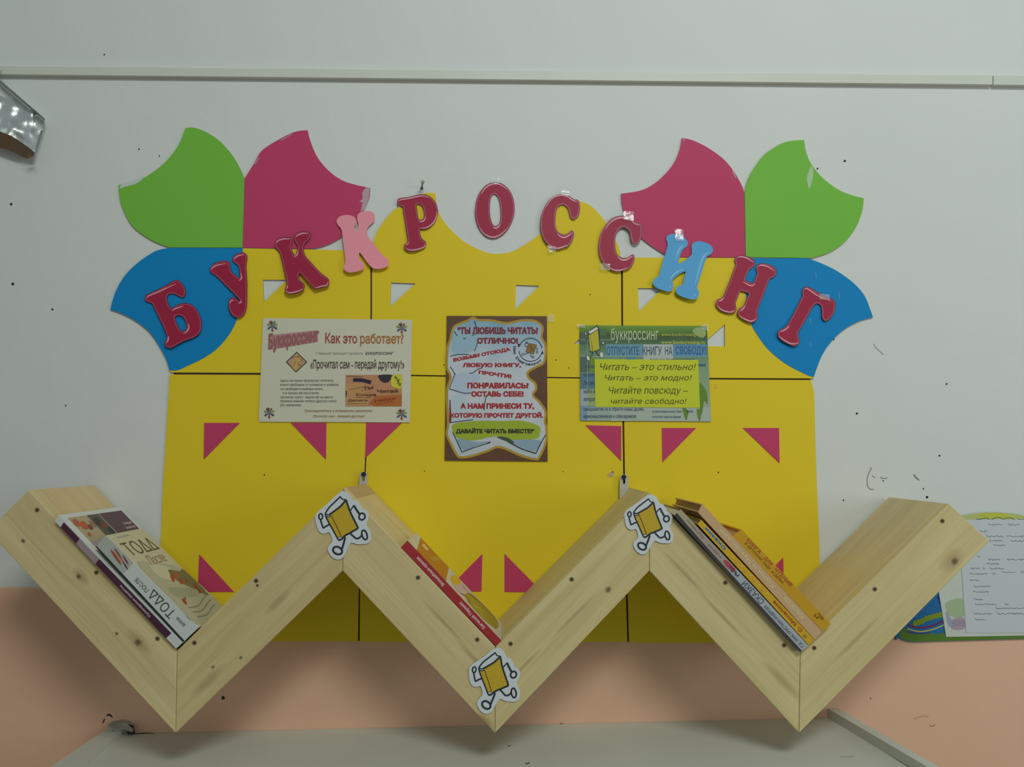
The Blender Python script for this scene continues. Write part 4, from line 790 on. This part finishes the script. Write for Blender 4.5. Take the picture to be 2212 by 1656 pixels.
k.poly(spl([(.5, .85), (.45, .6), (.56, .55), (.66, .7), (.8, .97), (.5, .99)], 3), cm((120, 110, 78))); k.poly(spl([(.6, .2), (.64, .5), (.7, .8), (.76, .75), (.74, .4), (.68, .15)], 3), cm((160, 160, 136)))
k.done('cover_print', b2.root)
k = b2.ink('top', .0002)
k.text('ТОΔΔ', cov(.10, .24, .10, .92), tgd, -.006); k.text('После', cov(.27, .37, .34, .86), cm((150, 116, 84)), -.008, shear=.1); k.text('А Н Н А', cov(.03, .05, .2, .5), cm((140, 138, 118)))
for u, w, ru, rw, c in ((.53, .52, .025, .09, (176, 62, 34)), (.52, .68, .02, .07, (190, 84, 50)), (.59, .62, .02, .06, (176, 58, 34)), (.60, .78, .01, .04, (170, 70, 40)), (.68, .86, .022, .05, (150, 54, 40)), (.73, .84, .018, .05, (150, 50, 36)), (.76, .25, .028, .05, (176, 56, 40)), (.50, .56, .012, .04, (110, 100, 50)), (.74, .33, .01, .03, (96, 96, 50))): k.disc(u, w, ru, rw, cm(c), .4, n=9)
for u in (.82, .87, .92): k.stroke([(u, .2), (u + .02, .45), (u - .01, .7), (u - .03, .9)], .012, cm((140, 138, 120)))
k.done('cover_lettering', b2.root)

rdb = mat('red_cover', (0.40, 0.030, 0.035), .4)
b3 = Book('thin red spined book alone on the middle slope of the shelf', (866, 1181.5), (880, 1167), (1083, 1383), (1071, 1395), -0.204, 0.122, mat('white_cover', (0.60, 0.57, 0.46), .4), rdb, end=.002)
k = b3.ink(); k.text('Волшебные краски', dn(.14, .42, .30, .78), cm((224, 200, 196)), .03); k.text('Евгений Пермяк', dn(.59, .85, .30, .78), cm((224, 200, 196)), .03); k.done('lettering', b3.root)
k = b3.ink('top'); k.poly([(.10, .02), (.41, .02), (.38, .98), (.05, .98)], cm((190, 122, 26))); k.poly(spl([(.46, .3), (.50, .75), (.60, .85), (.62, .6), (.56, .2)], 3), cm((206, 176, 172))); k.poly(spl([(.43, .5), (.46, .9), (.52, .95), (.52, .6), (.48, .3)], 3), cm((214, 176, 40)))
k.poly(spl([(.6, .3), (.64, .8), (.78, .93), (.94, .9), (.95, .4), (.85, .15), (.70, .12)], 3), cm((166, 148, 44))); k.done('cover_print', b3.root)
k = b3.ink('top', .0002); k.text('1', cov(.10, .16, .55, .8), cm((226, 190, 120)), .03); k.poly([(.2, .3), (.26, .95), (.30, .95), (.25, .3)], cm((186, 146, 50)))
k.stroke([(.55, .75), (.62, .7), (.68, .75), (.78, .9), (.92, .9)], .012, cm((70, 60, 34))); k.stroke([(.56, .2), (.62, .35), (.66, .2)], .014, cm((176, 66, 50))); k.stroke([(.7, .3), (.78, .5), (.88, .6)], .02, cm((206, 190, 70))); k.done('drawing_print', b3.root)

G4 = 'books leaning on the zigzag shelf'
c1 = Book('grey spined book with dark cover, bottom of the four slanting books', (1456, 1113), (1471, 1100), (1746.5, 1394), (1728, 1408), -0.216, 0.152, mat('dark_cover', (0.06, 0.045, 0.06), .5), mat('grey_spine', (0.42, 0.46, 0.50), .35), end=.001)
k = c1.ink(); k.poly([(0, 0), (1, 0), (1, .22), (.5, .24), (.2, .30), (0, .42)], mat('dark_spine', (0.055, 0.045, 0.055), .5)); k.poly([(0, .42), (.2, .30), (.44, .25), (.44, 1), (0, 1)], cm((168, 156, 146))); k.poly([(0, .42), (.10, .35), (.14, 1), (0, 1)], cm((172, 166, 136))); k.done('spine_print', c1.root)
k = c1.ink(lift=.0003); ia = cm((60, 78, 96))
k.disc(.395, .66, .035, .24, cm((176, 70, 86)), n=12); k.disc(.425, .7, .022, .2, cm((150, 52, 70)), n=10)
for st in ([(.43, .4), (.445, .7), (.46, .5)], [(.45, .8), (.465, .55), (.475, .8)], [(.44, .5), (.46, .45), (.48, .6)]): k.stroke(st, .006, cm((60, 62, 66)))
k.text('СКАЗКИ', dn(.52, .67, .30, .88), ia, .0); k.text('ХАНС КРИСТИАН АНДЕРСЕН', dn(.69, .945, .38, .74), ia, .0); k.text('Г.Х.', dn(.955, .985, .40, .72), ia, .01)
k.text('Герда Нордленд', dn(.06, .20, .55, .85), cm((130, 112, 96)), shear=.03); k.text('и другие', dn(.24, .34, .50, .78), cm((130, 116, 110)), shear=.03); k.done('lettering', c1.root)
ylb = mat('yellow_cover', (0.66, 0.41, 0.02), .35)
c2 = Book('yellow spined book lettered Сказки, second of the four slanting books', (1507, 1132), (1515, 1122), (1760, 1381), (1747, 1393), -0.216, 0.152, ylb, end=.003)
k = c2.ink(); k.text('Сказки', dn(.05, .235, .26, .80), cm((170, 206, 216)), .075); k.done('spine_print', c2.root)
k = c2.ink(lift=.0003); k.text('Сказки', dn(.053, .232, .30, .76), cm((24, 84, 140)), .025); k.text('С. Михалков', dn(.66, .91, .30, .72), cm((170, 70, 34)), .02)
for i, u in enumerate((.30, .335, .375, .41, .45, .49, .53, .57, .605)): k.disc(u, .58 if i % 2 == 0 else .42, .0085, .11, cm((226, 200, 130) if i % 2 == 0 else (206, 156, 90)), n=8)
k.disc(.945, .42, .012, .2, cm((150, 136, 70)), n=8); k.done('lettering', c2.root)
c3 = Book('tan clothbound book, third of the four slanting books, sticking out uphill', (1508, 1106), (1517, 1088), (1777, 1364), (1760, 1381), -0.217, 0.196, mat('tan_cloth', (0.60, 0.40, 0.205), .6, bump=.2, bscale=900), end=.004, th=.0025, pages=mat('old_pages', (0.42, 0.26, 0.10), .85, noise=.25, nscale=300))
k = c3.ink(); cw = cm((224, 208, 158)); k.text('Корней Чуковский', dn(.17, .63, .26, .80), cw, .012, shear=.02); k.disc(.665, .45, .006, .07, cw, n=8); k.text('Живой как', dn(.70, .875, .26, .78), cw, .012, shear=.02); k.done('lettering', c3.root)
orb = mat('orange_cover', (0.62, 0.34, 0.015), .4)
c4 = Book('thick orange schoolbook, top of the four slanting books', (1583, 1158), (1602, 1143), (1795, 1347), (1778, 1364), -0.217, 0.146, orb, end=.004, th=.0025, pages=mat('tan_pages', (0.52, 0.32, 0.14), .85, noise=.2, nscale=300))
k = c4.ink(); rl = cm((166, 62, 34)); bl_ = cm((92, 60, 10))
k.text('КНИГА', up(.09, .235, .62, .95), rl, .01); k.text('ДЛЯ', up(.28, .36, .60, .93), rl, .01); k.text('ЧТЕНИЯ', up(.40, .58, .60, .95), rl, .01)
k.text('В ДЕТСКОМ', up(.10, .28, .28, .52), bl_, .01); k.text('САДУ', up(.30, .38, .28, .52), bl_, .01); k.text('И ДОМА', up(.40, .525, .26, .50), bl_, .01)
k.text('2-4', ((.86, .35), (.90, .35), (.90, .62), (.86, .62)), cm((96, 36, 10)), .02); k.text('ГОДА', ((.875, .62), (.935, .62), (.935, .9), (.875, .9)), cm((96, 36, 10)), .02); k.done('lettering', c4.root)

# ------------------------------------------------------------------ notice at the frame's edge
o_, s_ = (1900, 1080), 5.176
nb_ = plate('notice_board', [spl(zm(C((150, 200)) + C((2900, 180)) + C((2900, 1510)) + C((1615, 1550)) + [(700, 1575), (420, 1585), (300, 1575), (215, 1530), (175, 1450)], *o_, s_), 3)], PL(-0.004), 0.0038, mat('board_blue', (0.012, 0.16, 0.42), .3, noise=.25, nscale=14), None, 'blue card stand with green grass border behind the handwritten notice', 'board')
k = Ink(PL(-0.0043), *o_, s_)
gt = [(2900, 1512), (1615, 1548), (700, 1572), (420, 1582), (300, 1572), (218, 1528)]; tp = []
x = 230
while x < 2890: tp.append((x, 1490 - (0 if x > 720 else 0) + random.uniform(-18, 12) - (40 if x < 330 else 0) + (20 if x > 900 else 0))); x += 22 if x < 760 else 120
k.poly(gt[::-1][0:1] + tp + gt[:1] + gt[1:-1], cm((84, 128, 36), .35))
k.stroke([(320, 1395), (450, 1425), (580, 1405), (740, 1340)], 22, cm((112, 44, 100), .35)); k.stroke([(310, 1435), (450, 1468), (600, 1442), (740, 1385)], 15, cm((196, 188, 84), .35)); k.stroke([(300, 1470), (450, 1492), (560, 1480)], 14, cm((64, 60, 130), .35))
for i in range(9): t = i / 8; k.disc(400 + 320 * t, 1355 - 85 * t + (20 if t < .3 else 0) * (1 - t), 30, 34, cm((128, 156, 36), .35), n=9)
k.poly([(645, 1085), (690, 1030), (712, 1250)], cm((26, 50, 120), .35)); k.done('border_print', nb_)
sh = plate('notice_poster', [spl(zm(C((560, 400)) + C((640, 215), (900, 180)) + [(1050, 145), (1240, 128), (1450, 140), (1620, 165)] + C((2700, 190), (2700, 1495), (745, 1528)), *o_, s_), 4)], PL(-0.0055), 0.0008, mat('pale_poster', (0.60, 0.66, 0.60), .5, noise=.12, nscale=12), None, 'pale printed poster with a green arched top, pinned on the blue card', 'poster')
k = Ink(PL(-0.0058), *o_, s_)
k.poly(spl([(900, 185), (1050, 150), (1240, 134), (1450, 145), (1600, 170), (1600, 215), (1300, 212), (960, 215)], 3), cm((186, 196, 120))); k.poly(spl([(1120, 160), (1250, 145), (1420, 155), (1500, 200), (1250, 205), (1130, 200)], 3), cm((194, 200, 60)))
k.poly(spl([(820, 1330), (930, 1310), (955, 1370), (945, 1440), (830, 1445), (790, 1400)], 3), cm((176, 156, 170))); k.poly(spl([(745, 1240), (800, 1320), (830, 1400), (770, 1400)], 3), cm((156, 170, 190))); k.poly(spl([(740, 1150), (930, 1100), (945, 1290), (800, 1290)], 3), cm((164, 190, 150)))
for y in (1350, 1375, 1400): k.stroke([(800, y + 10), (870, y - 5), (955, y + 5)], 5, cm((100, 110, 170)))
for st in ([(1080, 215), (1140, 208), (1195, 198), (1228, 215)], [(1252, 215), (1290, 198), (1330, 192), (1382, 210)], [(1384, 210), (1430, 196), (1470, 198), (1508, 216)], [(1545, 214), (1620, 216)]): k.stroke(st, 7, cm((30, 60, 100)))
k.done('border_print', sh)
nt_ = plate('notice_sheet', [zm([(880, 218), (2500, 215), (2500, 1480), (968, 1484)], *o_, s_)], PL(-0.0065), 0.0006, mat('note_paper', (0.58, 0.64, 0.68), .6), None, 'white sheet of handwriting on the pale arched poster', 'paper')
k = Ink(PL(-0.0067), *o_, s_); pen = cm((92, 98, 112))
for y, segs in ((275, ((1210, 1380), (1440, 1570))), (348, ((1125, 1210),)), (405, ((1190, 1390), (1420, 1760))), (455, ((1230, 1380), (1470, 1740))), (505, ((1270, 1410),)), (632, ((1095, 1130),)), (665, ((1220, 1350), (1430, 1700))), (712, ((1200, 1340),)), (765, ((1020, 1120), (1160, 1185), (1230, 1400))), (805, ((1370, 1530), (1580, 1800))), (825, ((1010, 1210), (1265, 1310))), (895, ((1015, 1115),)), (965, ((1055, 1250),)), (1025, ((1050, 1225),)), (1110, ((1050, 1165),)), (1165, ((1070, 1320), (1400, 1450))), (1208, ((1300, 1800),)), (1270, ((1050, 1250), (1310, 1800))), (1335, ((1070, 1185),))):
    for x0, x1 in segs:
        pts = []; x = x0
        while x < x1: pts.append((x, y + random.uniform(-9, 7))); x += 9
        pts[0] = (x0, y - 14)
        k.stroke(pts, 4.5, pen)
k.done('handwriting', nt_)

# ------------------------------------------------------------------ foil ornament
fo = empty('foil_ornament', W(20, 260, -0.03), 'crumpled silver foil box with brown underside below the end of the wall rail', 'ornament')
topl = [(-60, 120), (-20, 158), (5, 175), (30, 196), (56, 220), (78, 240), (97, 256)]; botl = [(-60, 250), (-20, 272), (0, 284), (22, 292), (42, 304), (60, 317), (75, 329)]
def lerp(pl, t):
    t = t * (len(pl) - 1); i = min(int(t), len(pl) - 2); a = t - i; return (pl[i][0] * (1 - a) + pl[i + 1][0] * a, pl[i][1] * (1 - a) + pl[i + 1][1] * a)
v = []; f = []; nu, nv = 26, 20; folds = [(random.uniform(-60, 90), random.uniform(150, 320), random.uniform(0, PI), random.uniform(.05, .13), random.uniform(.0015, .006)) for _ in range(9)]
for j in range(nv):
    for i in range(nu):
        a = lerp(topl, i / (nu - 1)); b = lerp(botl, i / (nu - 1)); t = j / (nv - 1); x, y = a[0] * (1 - t) + b[0] * t, a[1] * (1 - t) + b[1] * t
        if i == nu - 1: x += 6 * math.sin(t * PI) * (1 - t)
        h = -0.022 - 0.028 * t
        for fx, fy, an, fr, am in folds: h += am * abs(math.sin(((x - fx) * math.cos(an) + (y - fy) * math.sin(an)) * fr * .6))
        v.append(W(x, y, h))
for j in range(nv - 1):
    for i in range(nu - 1): a = j * nu + i; f.append((a, a + nu, a + nu + 1, a + 1))
make('foil', v, f, mat('silver_foil', (0.86, 0.92, 0.92), .34, metal=.9), fo, smooth=True)
br1 = [W(*lerp(botl, i / 8), -0.049) for i in range(9)]; br2 = [W(*p, -0.022) for p in [(-60, 300), (-40, 306), (-20, 312), (0, 318), (18, 324), (34, 331), (48, 338), (60, 343), (72, 337)]]
make('underside', br1 + br2, [(i, i + 1, i + 10, i + 9) for i in range(8)], mat('brown_card', (0.22, 0.13, 0.06), .5), fo)
# shell that closes the box to the wall
sd = [W(-60, 120, -0.022), W(97, 256, -0.022), W(97, 262, -0.001), W(-60, 130, -0.001)]
make('back_flap', sd + [W(-60, 300, -0.022), W(-60, 300, -0.001), W(72, 337, -0.022), W(70, 333, -0.001)], [(0, 1, 2, 3), (4, 5, 7, 6), (1, 6, 7, 2)], mat('silver_back', (0.5, 0.55, 0.55), .4, metal=.8), fo)
tn = empty('tinsel_sprig', W(-3, 163, -0.014), 'small brown green tinsel tuft at the end of the wall rail', 'tinsel'); vv = []; ff = []
for i in range(46):
    a = random.uniform(0, 2 * PI); r = random.uniform(6, 15); c = (-4 + random.uniform(-4, 3), 163 + random.uniform(-7, 7)); e = (c[0] + r * math.cos(a), c[1] + r * math.sin(a)); k = len(vv)
    vv += [W(c[0] - .5, c[1], -0.013), W(c[0] + .5, c[1] + .5, -0.013), W(*e, -0.013 - random.uniform(0, .012))]; ff.append((k, k + 1, k + 2))
tag(make('bristles', vv, ff, mat('tinsel', (0.12, 0.11, 0.04), .4, metal=.5), tn), kind='stuff')
